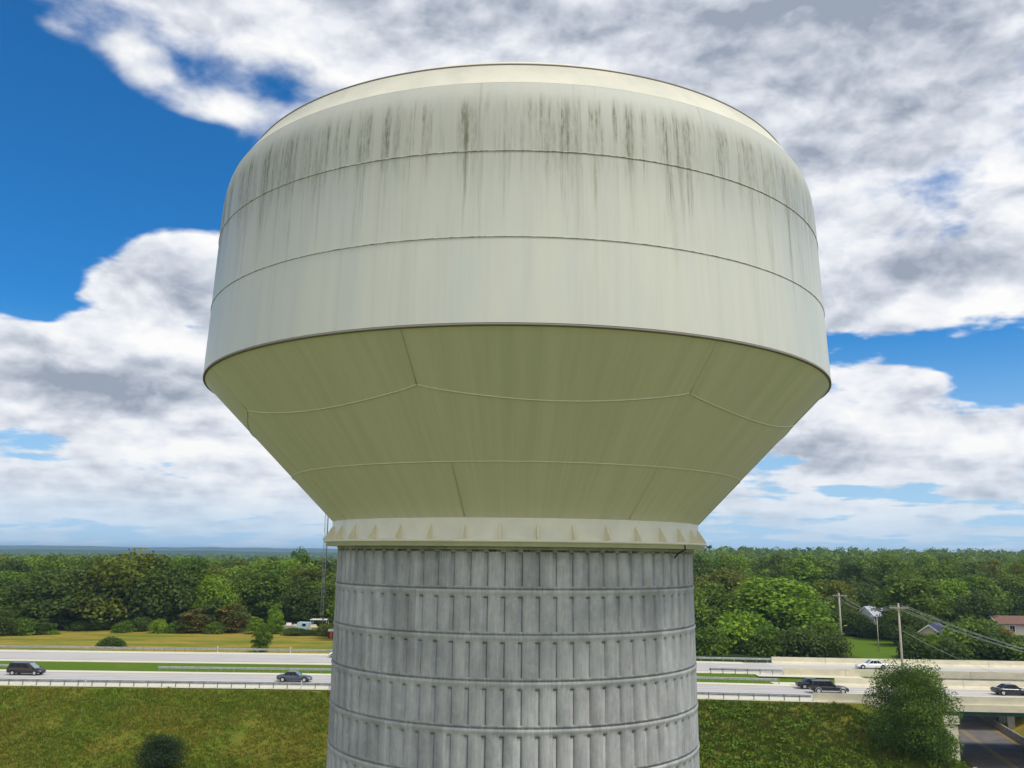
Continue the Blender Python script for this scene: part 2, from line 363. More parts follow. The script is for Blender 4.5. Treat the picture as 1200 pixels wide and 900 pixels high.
def H(x, y):
    x = np.asarray(x, float); y = np.asarray(y, float)
    v = y-Ef(x)
    low = LOW+1.1*sstep(30, -20, x)
    near = np.maximum(low, RZ-.07+(v+.8)/2.5); k = 1.2
    near = np.where(v < -.8, np.maximum(near, low), RZ-.07)
    far = RZ-.07-sstep(43.5, 50, v)*1.3
    far = far+sstep(300, 800, y)*7*sstep(-60, 120, x/np.maximum(y, 1)*400)
    far = far-sstep(300, 900, y)*4*sstep(60, -120, x/np.maximum(y, 1)*400)
    h = np.where(v < -.8, near, far)
    amp = np.where((v > -1.6) & (v < 44), 0, 1.)
    h = h+amp*(vnoise(x, y, .22, 3)*.22+vnoise(x, y, .06, 5)*.25*sstep(50, 80, np.abs(v)))
    h = h-np.where((v > 16.5) & (v < 26), .30*np.sin((v-16.5)/9.5*math.pi), 0)
    s = S_of(x, y)
    cutlow = LOW-.04+sstep(166, 186, y)*6.6
    cut = np.where(s > 6.6, cutlow+(s-6.6)/2.1, np.where(s < -5.4, cutlow+(-5.4-s)/1.9, cutlow))
    under = (v > -.9) & (v < 43)
    cutb = np.where(s < -8.0, 99, cut)                  # abutment wall on the left under the decks
    cl = np.where(under, cutb, cut)+sstep(170, 186, y)*12
    h = np.minimum(h, cl)
    return h
def H1(x, y): return float(H(x, y))
def axis(lo, hi, step, far_lo, far_hi, gr=1.35):
    a = list(np.arange(lo, hi+.01, step)); d = step*1.4
    while a[-1] < far_hi: a.append(a[-1]+d); d *= gr
    d = step*1.4; b = []; q = lo
    while q > far_lo: q -= d; b.append(q); d *= gr
    return np.array(b[::-1]+a)
gx = axis(-130, 130, 1.0, -9000, 9000); gy = axis(60, 262, 1.0, -3000, 12000)
X, Y = np.meshgrid(gx, gy); Z = H(X, Y)
nx, ny = len(gx), len(gy)
me = bpy.data.meshes.new('ground')
idx = np.arange(nx*ny).reshape(ny, nx)
quads = np.stack([idx[:-1, :-1], idx[:-1, 1:], idx[1:, 1:], idx[1:, :-1]], -1).reshape(-1, 4)
def npmesh(me, co, quads):
    me.vertices.add(len(co)); me.vertices.foreach_set('co', np.ascontiguousarray(co, dtype=np.float32).ravel())
    k = quads.shape[1]
    me.loops.add(quads.size); me.loops.foreach_set('vertex_index', np.ascontiguousarray(quads, dtype=np.int32).ravel())
    me.polygons.add(len(quads)); me.polygons.foreach_set('loop_start', np.arange(0, quads.size, k, dtype=np.int32))
    me.polygons.foreach_set('loop_total', np.full(len(quads), k, dtype=np.int32)); me.update(calc_edges=True)
npmesh(me, np.stack([X, Y, Z], -1).reshape(-1, 3), quads)
me.polygons.foreach_set('use_smooth', np.ones(len(quads), bool))
V = Y-Ef(X)
SS = S_of(X, Y); med = (V > 13) & (V < 30) & (SS < -9)
field = sstep(43, 44.5, V)*sstep(12, -12, X)
lawn = sstep(80, 86, X-0*(Y))*0
lx0, ly0 = on_z(985, 746, 8.1); lx1, ly1 = on_z(1058, 770, 8.1)
lawn = sstep(44, 45, V)*sstep(12, 20, X)*sstep(1, .5, ((X-82)/17)**2+((Y-200)/38)**2)
lawn = np.maximum(lawn, sstep(44, 45, V)*sstep(1, .6, ((X-150)/16)**2+((Y-252)/14)**2))
wood = sstep(229, 235, Y)*sstep(20, 0, X)+sstep(44, 46, V)*sstep(8, 20, X)*(1-lawn)
rgba = np.zeros((ny, nx, 4), np.float32)
field = np.maximum(field, ((SS > 5) & (SS < 24) & (V > -1) & (V < 46)).astype(float)); wood = np.where(SS > 4, wood*(V > 47), wood)
rgba[..., 0] = np.clip(field, 0, 1); rgba[..., 1] = np.clip(np.maximum(med.astype(float), lawn), 0, 1); rgba[..., 2] = np.clip(wood, 0, 1); rgba[..., 3] = 1
ca = me.color_attributes.new('zone', 'FLOAT_COLOR', 'POINT'); ca.data.foreach_set('color', rgba.ravel())
Mg, q, b = mat('grass_ground', (.1, .14, .02), .95, .1)
tcg = q.n('ShaderNodeTexCoord').outputs['Object']; zr, zg_, zb_ = q.sep(q.n('ShaderNodeAttribute', attribute_name='zone').outputs['Color'])
mp = q.n('ShaderNodeMapping'); q.put(mp.inputs[0], tcg); mp.inputs[3].default_value = (.35, 1, 1)
a1 = q.noise(tcg, .18, 6, .65); a2 = q.noise(mp.outputs[0], .5, 7, .7); a3 = q.noise(tcg, 2.6, 5, .75); a4 = q.noise(mp.outputs[0], .11, 4, .6)
rough = q.mix(q.smooth(a1, .38, .62), (.11, .17, .012), (.20, .18, .024))
rough = q.mix(q.smooth(a2, .50, .72), rough, (.13, .085, .03))
rough = q.mix(q.smooth(a3, .48, .68), rough, (.06, .105, .012))
fl = q.mix(q.smooth(a2, .36, .62), (.25, .23, .03), (.42, .28, .05)); fl = q.mix(q.smooth(a4, .45, .62), fl, (.17, .21, .022))
lw = q.mix(q.smooth(a3, .4, .7), (.12, .20, .012), (.085, .165, .012)); lw = q.mix(q.m('MULTIPLY', q.smooth(a1, .5, .75), .6), lw, (.18, .20, .03))
wd = q.mix(a3, (.025, .045, .010), (.04, .06, .014))
c = q.mix(zr, rough, fl); c = q.mix(zg_, c, lw); c = q.mix(zb_, c, wd); q.put(b.inputs['Base Color'], c)
bp = q.n('ShaderNodeBump'); bp.inputs['Strength'].default_value = .8; bp.inputs['Distance'].default_value = .35; q.put(bp.inputs['Height'], q.m('ADD', a3, a2)); q.put(b.inputs['Normal'], bp.outputs[0])
struct(link('ground', me, Mg))

# far hills: two long humps well beyond the woods
def hill(name, Yc, depth, top, x0, x1, seed, M):
    xs_ = np.linspace(x0, x1, 220); ts = np.linspace(-1, 1, 9); co = []
    for i, xx in enumerate(xs_):
        n_ = 1+.30*vnoise(xx, 0, .0022, seed)+.12*vnoise(xx, 3, .01, seed+1)+.05*vnoise(xx, 3, .05, seed+2)
        e = min(1, (i+1)/18., (len(xs_)-i)/18.)
        for t in ts: co.append((xx, Yc+t*depth, -20+(top*n_*e+20)*math.cos(t*math.pi/2)**.8 if abs(t) < 1 else -20))
    n_t = len(ts); id_ = np.arange(len(co)).reshape(-1, n_t)
    qs = np.stack([id_[:-1, :-1], id_[1:, :-1], id_[1:, 1:], id_[:-1, 1:]], -1).reshape(-1, 4)
    h_ = bpy.data.meshes.new(name); npmesh(h_, np.array(co), qs); struct(link(name, h_, M))
HILLM = worn('wooded_hill', (.03, .06, .012), (.06, .10, .02), .02, .95, .05, detail=9)
hill('hills', 7600, 1500, 60, -6400, -900, 11, HILLM)
hill('hills', 3600, 600, 27, -2600, -300, 21, HILLM)

# ------------------------------------------------------------------ highway sheets
def strip(name, v0, v1, z, M, x0, x1, step=4., kind=True, th=0.):
    xs_ = np.arange(x0, x1+.1, step); mb = MB()
    for a, b_ in zip(xs_[:-1], xs_[1:]):
        e0, e1 = float(Ef(a)), float(Ef(b_))
        mb.add([(a, e0+v0, z), (b_, e1+v0, z), (b_, e1+v1, z), (a, e0+v1, z)], [(0, 1, 2, 3)])
        if th: mb.add([(a, e0+v0, z), (b_, e1+v0, z), (b_, e1+v0, z-th), (a, e0+v0, z-th)], [(0, 1, 2, 3)]); mb.add([(a, e0+v1, z), (b_, e1+v1, z), (b_, e1+v1, z-th), (a, e0+v1, z-th)], [(0, 1, 2, 3)])
    me_ = mb.mesh(name, False); o = link(name, me_, M)
    if kind: struct(o)
    return o
def road_mat(name, a, b2):
    M, q, b = mat(name, a, .85, .25)
    t = q.n('ShaderNodeTexCoord').outputs['Object']; mp = q.n('ShaderNodeMapping'); q.put(mp.inputs[0], t); mp.inputs[3].default_value = (.06, 1, 1)
    n = q.noise(mp.outputs[0], .9, 8, .7); n2 = q.noise(t, .25, 5, .6)
    c = q.mix(q.smooth(n, .35, .7), a, b2); c = q.mix(q.m('MULTIPLY', q.smooth(n2, .55, .7), .35), c, tuple(k*.72 for k in a))
    q.put(b.inputs['Base Color'], c); return M
RC = road_mat('highway_concrete', (.60, .555, .50), (.50, .465, .425)); RS = road_mat('shoulder_concrete', (.74, .69, .50), (.62, .58, .43))
DK = road_mat('bridge_deck_concrete', (.68, .63, .52), (.57, .54, .45))
RX0, RX1, BX = -900., 900., 44.
strip('highway', 0.0, 14.6, RZ, RC, RX0, BX, th=.06); strip('highway', 27.0, 42.2, RZ, RC, RX0, BX, th=.06)
strip('highway', -.4, 15.4, RZ, DK, BX, 108, th=.02); strip('highway', 26.6, 42.6, RZ, DK, BX, 108, th=.02)
strip('highway', 0.0, 14.6, RZ, RC, 108, RX1, th=.06); strip('highway', 27.0, 42.2, RZ, RC, 108, RX1, th=.06)
for v0, v1 in ((-.75, 2.1), (13.3, 15.3), (26.4, 28.6), (39.9, 42.9)): strip('shoulder', v0, v1, RZ+.012, RS, RX0, BX-.2, th=.07)
strip('bridge_approach', 15.0, 17.6, RZ+.004, RS, 38, 56, th=.05); strip('bridge_approach', 24., 27, RZ+.004, RS, 38, 56, th=.05)
TYRE = road_mat('tyre_worn_concrete', (.50, .465, .425), (.41, .385, .36))
for vc in (4.2, 7.9, 11.4, 30.3, 33.7, 37.6):
    for dv in (-.88, .88): strip('tyre_track', vc+dv-.36, vc+dv+.36, RZ+.007, TYRE, -400, 400)
def dashes(v, M=LINEW, w=.13, dash=3., gap=9., x0=-220, x1=260):
    mb = MB(); x_ = x0
    while x_ < x1:
        a, b_ = x_, x_+dash; e0, e1 = float(Ef(a)), float(Ef(b_)); mb.add([(a, e0+v-w/2, 0), (b_, e1+v-w/2, 0), (b_, e1+v+w/2, 0), (a, e0+v+w/2, 0)], [(0, 1, 2, 3)]); x_ += dash+gap
    o = link('lane_marking', mb.mesh('lane_marking', False), M, None, (0, 0, RZ+.018)); struct(o)
for v in (6.1, 9.7, 31.8, 35.6): dashes(v)
for v, M in ((2.3, LINEW), (13.1, LINEY), (28.8, LINEY), (39.6, LINEW)): dashes(v, M, .13, 4, 0., -220, 260)

# ------------------------------------------------------------------ lower road
def low_pt(s, y, z):                                   # s to the right of the centre line
    return (float(Cx(y))+s/.93, y, z)
def low_strip(name, s0, s1, dz, M, y0=20, y1=184, step=3., th=0., dash=None):
    mb = MB(); y_ = y0
    while y_ < y1:
        y2 = y_+(dash[0] if dash else step)
        f = lambda yy: LOW+float(sstep(166, 186, yy))*6.6+dz
        mb.add([low_pt(s0, y_, f(y_)), low_pt(s1, y_, f(y_)), low_pt(s1, y2, f(y2)), low_pt(s0, y2, f(y2))], [(0, 1, 2, 3)])
        if th:
            for s_ in (s0, s1): mb.add([low_pt(s_, y_, f(y_)), low_pt(s_, y2, f(y2)), low_pt(s_, y2, f(y2)-th), low_pt(s_, y_, f(y_)-th)], [(0, 1, 2, 3)])
        y_ = y2+(dash[1] if dash else 0)
    return struct(link(name, mb.mesh(name, False), M))
low_strip('lower_road', -4.9, 5.3, .0, ASPHALT)
low_strip('lane_marking', -.28, -.14, .006, LINEY); low_strip('lane_marking', .14, .28, .006, LINEY)

DIRT = worn('dirt_verge', (.30, .20, .11), (.20, .14, .08), 1.5, .95, .05)
low_strip('dirt_verge', 4.5, 5.6, .014, DIRT, 100, 175); low_strip('dirt_verge', -6.3, -5.2, .03, DIRT, 60, 120)
low_strip('kerb', -5.25, -4.85, .14, CONC, 40, 121, th=.18)

# ------------------------------------------------------------------ the bridges
def along(v0, v1, z0, z1, x0, x1, step=3.):           # box following the highway
    mb = MB(); n = max(2, int((x1-x0)/step)+1); xs_ = np.linspace(x0, x1, n)
    return mb.prism([(v0, z0), (v1, z0), (v1, z1), (v0, z1)], lambda i, a: (xs_[i], float(Ef(xs_[i]))+a[0], a[1]), n)
def profile_along(prof, x0, x1, step=3.):
    mb = MB(); n = max(2, int((x1-x0)/step)+1); xs_ = np.linspace(x0, x1, n)
    return mb.prism(prof, lambda i, a: (xs_[i], float(Ef(xs_[i]))+a[0], a[1]), n)
def bridge(name, va, vb, label, xa=55.0, xb=96.):
    t = thing(name, label, 'bridge', (0, 0, 0), 0, 'twin highway bridges over the lower road')
    along(va, vb, RZ-.30, RZ-.025, BX-1, 109).build('deck', CONCD, t)
    for v in (va+.35, (va+vb)/2-2.6, (va+vb)/2+2.6, vb-.35):
        gm = along(v-.22, v+.22, RZ-.42, RZ-.302, xa, xb); gm2 = along(v-.05, v+.05, RZ-1.20, RZ-.422, xa, xb); gm3 = along(v-.2, v+.2, RZ-1.28, RZ-1.202, xa, xb)
        for mm in (gm2, gm3): gm.add(mm.v, mm.f)
        gm.build('girder', GREENS, t)
    # abutment wall at the left of the road, seat and end faces
    mb = MB(); ys = []
    ya, yb = float(Ef(60))+va, float(Ef(60))+vb
    a = [low_pt(-5.15, ya+.1, LOW-.6), low_pt(-5.15, yb-.1, LOW-.6)]
    for (s0, s1, z0, z1, e) in ((-8.6, -7.1, LOW-.8, RZ-2.25, 0), (-8.9, -6.9, RZ-2.25, RZ-1.3, .12)):
        p0, p1, p2, p3 = low_pt(s0, ya-e, 0), low_pt(s1, ya-e, 0), low_pt(s1, yb+e, 0), low_pt(s0, yb+e, 0)
        mb.add([(p[0], p[1], zz) for zz in (z0, z1) for p in (p0, p1, p2, p3)], [(0, 3, 2, 1), (4, 5, 6, 7), (0, 1, 5, 4), (1, 2, 6, 5), (2, 3, 7, 6), (3, 0, 4, 7)])
    mb.build('abutment', CONC, t)
    # pier bent right of the road
    for k, yy in enumerate(np.linspace(ya+1.6, yb-1.6, 4)):
        x_, y_, _ = low_pt(7.3, yy, 0)
        MB().box((x_, y_, (LOW+RZ-2.1)/2-.2), (1.0, 1.0, RZ-2.1-LOW+.4), -.38).build('pier_column', CONCD, t)
    mb = MB(); s0, s1, z0, z1 = 6.9, 8.1, RZ-2.1, RZ-1.29
    p0, p1, p2, p3 = low_pt(s0, ya+.4, 0), low_pt(s1, ya+.4, 0), low_pt(s1, yb-.4, 0), low_pt(s0, yb-.4, 0)
    mb.add([(p[0], p[1], zz) for zz in (z0, z1) for p in (p0, p1, p2, p3)], [(0, 3, 2, 1), (4, 5, 6, 7), (0, 1, 5, 4), (1, 2, 6, 5), (2, 3, 7, 6), (3, 0, 4, 7)])
    mb.build('pier_cap', CONCD, t)
    return t
bridge('highway_bridge', -.35, 15.6, 'near bridge with green girders and white abutment over the lower road')
bridge('highway_bridge', 26.4, 42.9, 'far bridge half seen in the gap under the near green girder')
def parapet(label, v, side, x0, x1, zb=RZ-.02, h=1.07):
    """side +1: traffic face towards +v"""
    t = thing('parapet', label, 'parapet', (0, 0, 0), 0, 'concrete parapets of the twin bridges')
    o = [(-.22*side, zb), (.24*side, zb), (.22*side, zb+.09), (.05*side, zb+.34), (.0, zb+h), (-.22*side, zb+h)]
    if side < 0: o = o[::-1]
    n = max(1, round((x1-x0)/9.)); w = (x1-x0)/n
    for k in range(n):
        profile_along([(v+a, b_) for a, b_ in o], x0+k*w+.03, x0+(k+1)*w-.03, 4.5).build('panel', CONC, t)
    return t
p_ = parapet('long pale parapet on the near edge of the near bridge, above the green girder', -.15, 1, 38.5, 118)
along(-.62, -.38, RZ-.75, RZ+.10, 38.5, 118, 4.5).build('fascia', CONC, p_)
parapet('parapet between the two bridges, behind the dark cars', 15.3, -1, 46.5, 118)
parapet('parapet on the near side of the far carriageway, starting where the short rail ends', 26.6, 1, 42.5, 118)
parapet('parapet along the far edge of the far bridge, in front of the shrubs', 42.4, -1, 45.0, 118)
# barrier wall right of the lower road
wt = MB(); ys_ = np.arange(118, 172, 3.)
wt.prism([(5.45, -.05), (6.05, -.05), (5.9, .35), (5.84, .95), (5.62, .95), (5.56, .35)], lambda i, a: low_pt(a[0], ys_[i], LOW+a[1]), len(ys_))
tag(wt.build('barrier_wall', CONCD), 'low concrete barrier wall beside the lower road in front of the piers', 'barrier')

# ------------------------------------------------------------------ guard rails
def guard_rail(label, v, side, x0, x1, hz=.78, sp=1.905, maxp=98):
    t = thing('guard_rail', label, 'guard rail', (0, 0, 0), 0, 'steel guard rails along the highway')
    prof = [(0, -.155), (.05, -.11), (.045, -.07), (-.03, -.03), (-.03, .03), (.045, .07), (.05, .11), (0, .155), (.012, .155), (.062, .11), (.057, .065), (-.018, .025), (-.018, -.025), (.057, -.065), (.062, -.11), (.012, -.155)]
    prof = [(v+side*(a+.14), RZ+hz-.155+b_) for a, b_ in prof]
    if side < 0: prof = prof[::-1]
    profile_along(prof, x0, x1, 3.).build('rail', GALV, t)
    pm = MB().box((0, 0, .26), (.10, .15, 1.05)); pm.box((0, side*.10, .6), (.12, .12, .32)); pm = pm.mesh('post')
    n = int((x1-x0)/sp); k0 = 0
    for k in range(n+1):
        x_ = x0+.2+k*sp
        if k >= maxp: break
        link('post', pm, POSTM, t, (x_, float(Ef(x_))+v, RZ-.05))
    return t
guard_rail('near guard rail on the grass bank side, left of the tower', -.45, 1, -128, 0)
guard_rail('near guard rail on the grass bank side, right of the tower, ending at the bridge', -.45, 1, .4, 38.3)
guard_rail('guard rail on the far edge of the highway beside the field, left of the tower', 42.7, -1, -150, 0)
guard_rail('guard rail on the far highway edge in front of shrubs, right of the tower', 42.7, -1, .4, 44.9)
guard_rail('median guard rail on the near side of the grass strip, left of the tower', 15.5, -1, -54.5, 0)
guard_rail('median guard rail on the near side of the grass strip, right of the tower', 15.5, -1, .4, 38.5)
guard_rail('short dark backed guard rail at the far side of the grass strip', 26.2, 1, 31., 42.3)
guard_rail('median guard rail ending behind the dark minivan', 15.5, -1, -150, -77)
def marker(px, py, v, label):
    x_, _ = on_z(px, py, RZ)
    t = MB().box((0, 0, .55), (.12, .05, 1.2)); t.box((0, 0, 1.1), (.13, .055, .1)); tag(t.build('marker_post', WHITE, None, (x_, float(Ef(x_))+v, RZ-.05)), label, 'marker post', 'white roadside marker posts')
marker(110, 801, -.62, 'white marker post at the near rail between the two dark cars'); marker(357, 805, -.62, 'white marker post at the near rail in front of the grey sedan bonnet')
marker(262, 762, 42.9, 'white marker post at the far rail beside the field'); marker(346, 763, 42.9, 'white marker post at the far rail, close to the tower')
marker(908, 775, 42.9, 'white marker post where the far rail meets the parapet')

# ------------------------------------------------------------------ water tower
D0 = 2.97248*TR; BASE = H1(0, D0)-.05
tower = thing('water_tower', 'huge cream water tower tank on a ribbed grey concrete column', 'water tower', (0, D0, 0))
PAINT, CONE, FORM = tank_paint(), cone_paint(), concrete_form()
prof = [(.997, .5175), (1.0, .519), (.9985, .56), (.995, .64), (.9913, .727), (.9872, .84), (.983, .945), (.9815, 1.0), (.9785, 1.05), (.9735, 1.09), (.9675, 1.115), (.960, 1.135)]
pr = [(r*TR, TZ(z)) for r, z in prof]
MB().lathe(pr[1:], 256).lathe([(pr[0][0]-.25, pr[0][1]+.002), pr[0]], 256).lathe(pr[:2], 256).build('tank_wall', PAINT, tower)
ROOFP = worn('roof_paint', (.72, .69, .57), (.64, .62, .52), .8, .8, .1)
MB().lathe([(.9605*TR, TZ(1.1345)), (.911*TR, TZ(1.209)), (.9105*TR, TZ(1.2125)), (.84*TR, TZ(1.26)), (.6*TR, TZ(1.36)), (.3*TR, TZ(1.41)), (.01, TZ(1.42))], 256).build('roof', ROOFP, tower)
EDGE = mat('dark_edge', (.24, .215, .19), .8, .1)[0]
MB().lathe([(.9108*TR, TZ(1.2092)), (.9118*TR, TZ(1.2097)), (.9118*TR, TZ(1.2133)), (.9104*TR, TZ(1.2133))], 256, closed=True).build('roof_edge', EDGE, tower)
MB().lathe([(.985*TR, TZ(.5125)), (1.0005*TR, TZ(.5125)), (1.0005*TR, TZ(.5168)), (.985*TR, TZ(.5168))], 256, closed=True).build('shadow_lip', EDGE, tower)  # lip ring, coloured dark to stand for the recess shadow under the rim
cprof = [(.994+(.585-.994)*t, .512+(.095-.512)*t) for t in np.linspace(0, 1, 14)]
MB().lathe([(r*TR, TZ(z)) for r, z in cprof], 256).build('tank_cone', CONE, tower)
SEAMD = mat('dirty_weld', (.20, .195, .14), .7, .2)[0]; SEAML = mat('painted_weld', (.76, .73, .54), .3, .5)[0]; SEAMG = mat('cone_seam', (.46, .45, .30), .6, .3)[0]
def ring_seam(r, z, w, M):
    MB().lathe([(r*TR-.02, TZ(z)-w), (r*TR+.022, TZ(z)-w*.6), (r*TR+.022, TZ(z)+w*.6), (r*TR-.02, TZ(z)+w)], 256).build('weld_seam', M, tower)
def dirty_seam():
    M, q, b = mat('dirt_caught_weld', (.5, .5, .4), .6, .3); th, z = cyl(q)
    n = q.noise(q.xyz(q.m('MULTIPLY', th, 40.), 1., 0.), 1., 4, .75)
    q.put(b.inputs['Base Color'], q.mix(q.smooth(n, .42, .6), (.54, .53, .43), (.20, .20, .13))); return M
DS = dirty_seam()
ring_seam(.9913, .727, .017, DS); ring_seam(.983, .945, .022, DS)
def cone_at(th, t, off=.0):
    r = (.994+(.585-.994)*t)*TR+off*.7; z = TZ(.512+(.095-.512)*t)-off*.7
    return (r*math.sin(th), -r*math.cos(th), z)
def cone_line(fn, n, rad, M, name='weld_seam'):
    MB().tube([cone_at(*fn(i/(n-1)), .012) for i in range(n)], rad, 6).build(name, M, tower)
A8 = math.pi/4
for k in range(8):
    a = -.275+k*A8
    cone_line(lambda u: (a+u*A8, .266+.085*math.sin(math.pi*u)**.8), 25, .015, SEAML)
    cone_line(lambda u: (a, .003+u*.262), 8, .017, SEAMG if k in (0, 3, 6) else CONE)
    cone_line(lambda u: (a+.045-u*.0, .68+u*.31), 8, .013, SEAMG if k in (0, 2, 5) else CONE)
cone_line(lambda u: (-math.pi+u*2*math.pi, .672), 129, .013, SEAML)
# base ring and its gussets
RINGP = worn('ring_paint', (.78, .75, .60), (.70, .68, .55), 1., .4, .4)
MB().lathe([(.5855*TR, TZ(.097)), (.588*TR, TZ(.094)), (.588*TR, TZ(.0385))], 256).build('base_ring', RINGP, tower)
MB().lathe([(.56*TR, TZ(.0395)), (.612*TR, TZ(.0395)), (.612*TR, TZ(.0325)), (.606*TR, TZ(.0322)), (.606*TR, TZ(.0215)), (.56*TR, TZ(.0215))], 256, closed=True).build('flange', RINGP, tower)
GUSP = worn('gusset_paint', (.78, .71, .50), (.72, .67, .50), 2., .45, .4)
gm = MB().add([(x_, y_, z_) for x_ in (-.035, .035) for y_, z_ in ((-.587*TR, TZ(.0397)), (-.611*TR, TZ(.0397)), (-.611*TR, TZ(.046)), (-.587*TR, TZ(.083)))],
              [(0, 1, 2, 3), (7, 6, 5, 4), (0, 4, 5, 1), (1, 5, 6, 2), (2, 6, 7, 3), (3, 7, 4, 0)]).mesh('gusset')
for k in range(38): link('gusset', gm, GUSP, tower, (0, 0, 0), -.066+k*2*math.pi/38)
# ribbed concrete column
NP = 78; col_r = lambda z: (.56767+.00682*(TZ(.0198)-z)/TR)*TR
ths = []
for k in range(NP):
    a = 2*math.pi*(k+.21)/NP; w = 2*math.pi/NP
    ths += [(a, 0), (a+.012*w, 1), (a+.19*w, 1), (a+.20*w, 3.4), (a+.262*w, 3.4), (a+.27*w, 0), (a+.65*w, 0)]
zt = TZ(.0214); rows = []
zj = TZ(-.09109); lifts = [zj-k*LIFT for k in range(-1, 30) if zj-k*LIFT > BASE]
ztop = zt
rows.append((ztop, 0, 0))
for j in lifts:                                       # j is the joint under each lift
    up = ztop
    if up-j < .5: pass
    g0 = up-.13 if up == zt else up-.235
    rows += [(g0, .0, 0), (g0-.005, .0, 2), (g0-.055, .0, 2), (g0-.06, .0, 1),
             (j+.145, .0, 1), (j+.115, .0, 0), (j+.05, .0, 0), (j+.035, -.06, 0), (j+.006, -.06, 0), (j+.0, .028, 0), (j-.10, .028, 0), (j-.15, .0, 0)]
    ztop = j
rows.append((BASE-.5, 0, 0)); rows = [r_ for r_ in rows if r_[0] > BASE-.6]
GD = .042
co = []
for z, off, rec in rows:
    for t, gflag in ths:
        r = col_r(z)+off-(GD*max(gflag, 3.4 if rec == 2 else 0) if (rec and gflag) else 0); co.append((r*math.sin(t), -r*math.cos(t), z))
n_ = len(ths); ids = np.arange(len(co)).reshape(len(rows), n_); nxt = np.roll(ids, -1, axis=1)
qs = np.stack([ids[1:], nxt[1:], nxt[:-1], ids[:-1]], -1).reshape(-1, 4)
cm = bpy.data.meshes.new('column'); npmesh(cm, np.array(co), qs); link('column', cm, FORM, tower)
# small cable bracket hanging under the flange, right of centre
cb = MB(); a = .93
def cyp(a, r, z): return (r*math.sin(a), -r*math.cos(a), z)
cb.tube([cyp(a, .6065*TR, TZ(.034)), cyp(a, .6065*TR+.03, TZ(.02)), cyp(a-.004, .585*TR, TZ(.008)), cyp(a+.004, .5705*TR+.03, TZ(-.004))], .03, 6); cb.build('cable_bracket', BLACKP, tower)

# ------------------------------------------------------------------ foliage
rng = np.random.RandomState(5)
def leaves(centres, normals, size, jitter=.9, rs=rng):
    n = len(centres); nm = normals+rs.normal(0, jitter, (n, 3)); nm /= np.linalg.norm(nm, axis=1)[:, None]+1e-9
    ref = rs.normal(0, 1, (n, 3)); a = np.cross(nm, ref); a /= np.linalg.norm(a, axis=1)[:, None]+1e-9; b_ = np.cross(nm, a)
    s = (size*(.55+.9*rs.rand(n)))[:, None]; w = s*(.45+.35*rs.rand(n))[:, None]
    bend = nm*s*.25
    co = np.stack([centres-a*s+bend*0, centres-b_*w-bend, centres+a*s, centres+b_*w-bend*.4], 1).reshape(-1, 3)
    return co, np.arange(4*n).reshape(n, 4)
def crown_mesh(name, h, w, base, seed, nlobe=34, nleaf=5200, size=.42, droop=0., shape='round'):
    rs = np.random.RandomState(seed); C = []; N = []; T = []
    ch = h-base; cz = base+ch*.5
    for k in range(nlobe):
        d = rs.normal(0, 1, 3); d /= np.linalg.norm(d)
        f = .55+.42*rs.rand()
        z01 = .5+.5*d[2]*f
        wid = {'round': 1., 'cone': 1.12-.62*z01, 'wide': 1.0+.15*(1-z01), 'tall': 1.}[shape]
        lr = w*(.13+.09*rs.rand())*(1.15 if k < 5 else 1)*(1-.35*max(0, z01-.6))
        c_ = np.array([d[0]*f*(w/2-lr*.75)*wid, d[1]*f*(w/2-lr*.75)*wid, base+lr*.7+z01*(ch-lr*1.5)])
        m_ = int(nleaf/nlobe*(.7+.6*rs.rand()))
        u = rs.normal(0, 1, (m_, 3)); u /= np.linalg.norm(u, axis=1)[:, None]; u[:, 2] = np.where(u[:, 2] < -.55, -u[:, 2]*.6, u[:, 2])
        rad = lr*(1.08-.55*rs.rand(m_)**2.2)[:, None]; sq = np.array([1.15, 1.15, .85])
        C.append(c_+u*rad*sq); N.append(u*.9+np.array([0, 0, .35])); T.append(np.full(m_, rs.uniform(-.55, .75))+rs.rand(m_)*.45)
    # a thin fill inside so the crown is not hollow
    m_ = nleaf//7; u = rs.normal(0, 1, (m_, 3)); u /= np.linalg.norm(u, axis=1)[:, None]
    C.append(np.array([0, 0, cz])+u*np.array([w*.3, w*.3, ch*.33])*rs.rand(m_, 1)**.4); N.append(u); T.append(rs.rand(m_)*.4)
    C = np.concatenate(C); N = np.concatenate(N); T = np.concatenate(T)
    zt_ = np.percentile(C[:, 2], 99.7); zl = np.percentile(C[:, 2], 1); C[:, 2] = base+(C[:, 2]-zl)*(h-base)/(zt_-zl)
    for ax_ in (0, 1):
        lo_, hi_ = np.percentile(C[:, ax_], (1, 99)); C[:, ax_] = (C[:, ax_]-(lo_+hi_)/2)*w/(hi_-lo_)
    co, qs = leaves(C, N, np.full(len(C), size), .75, rs)
    me_ = bpy.data.meshes.new(name); npmesh(me_, co, qs)
    at = me_.attributes.new('tint', 'FLOAT', 'POINT'); at.data.foreach_set('value', np.repeat(T, 4).astype(np.float32))
    return me_
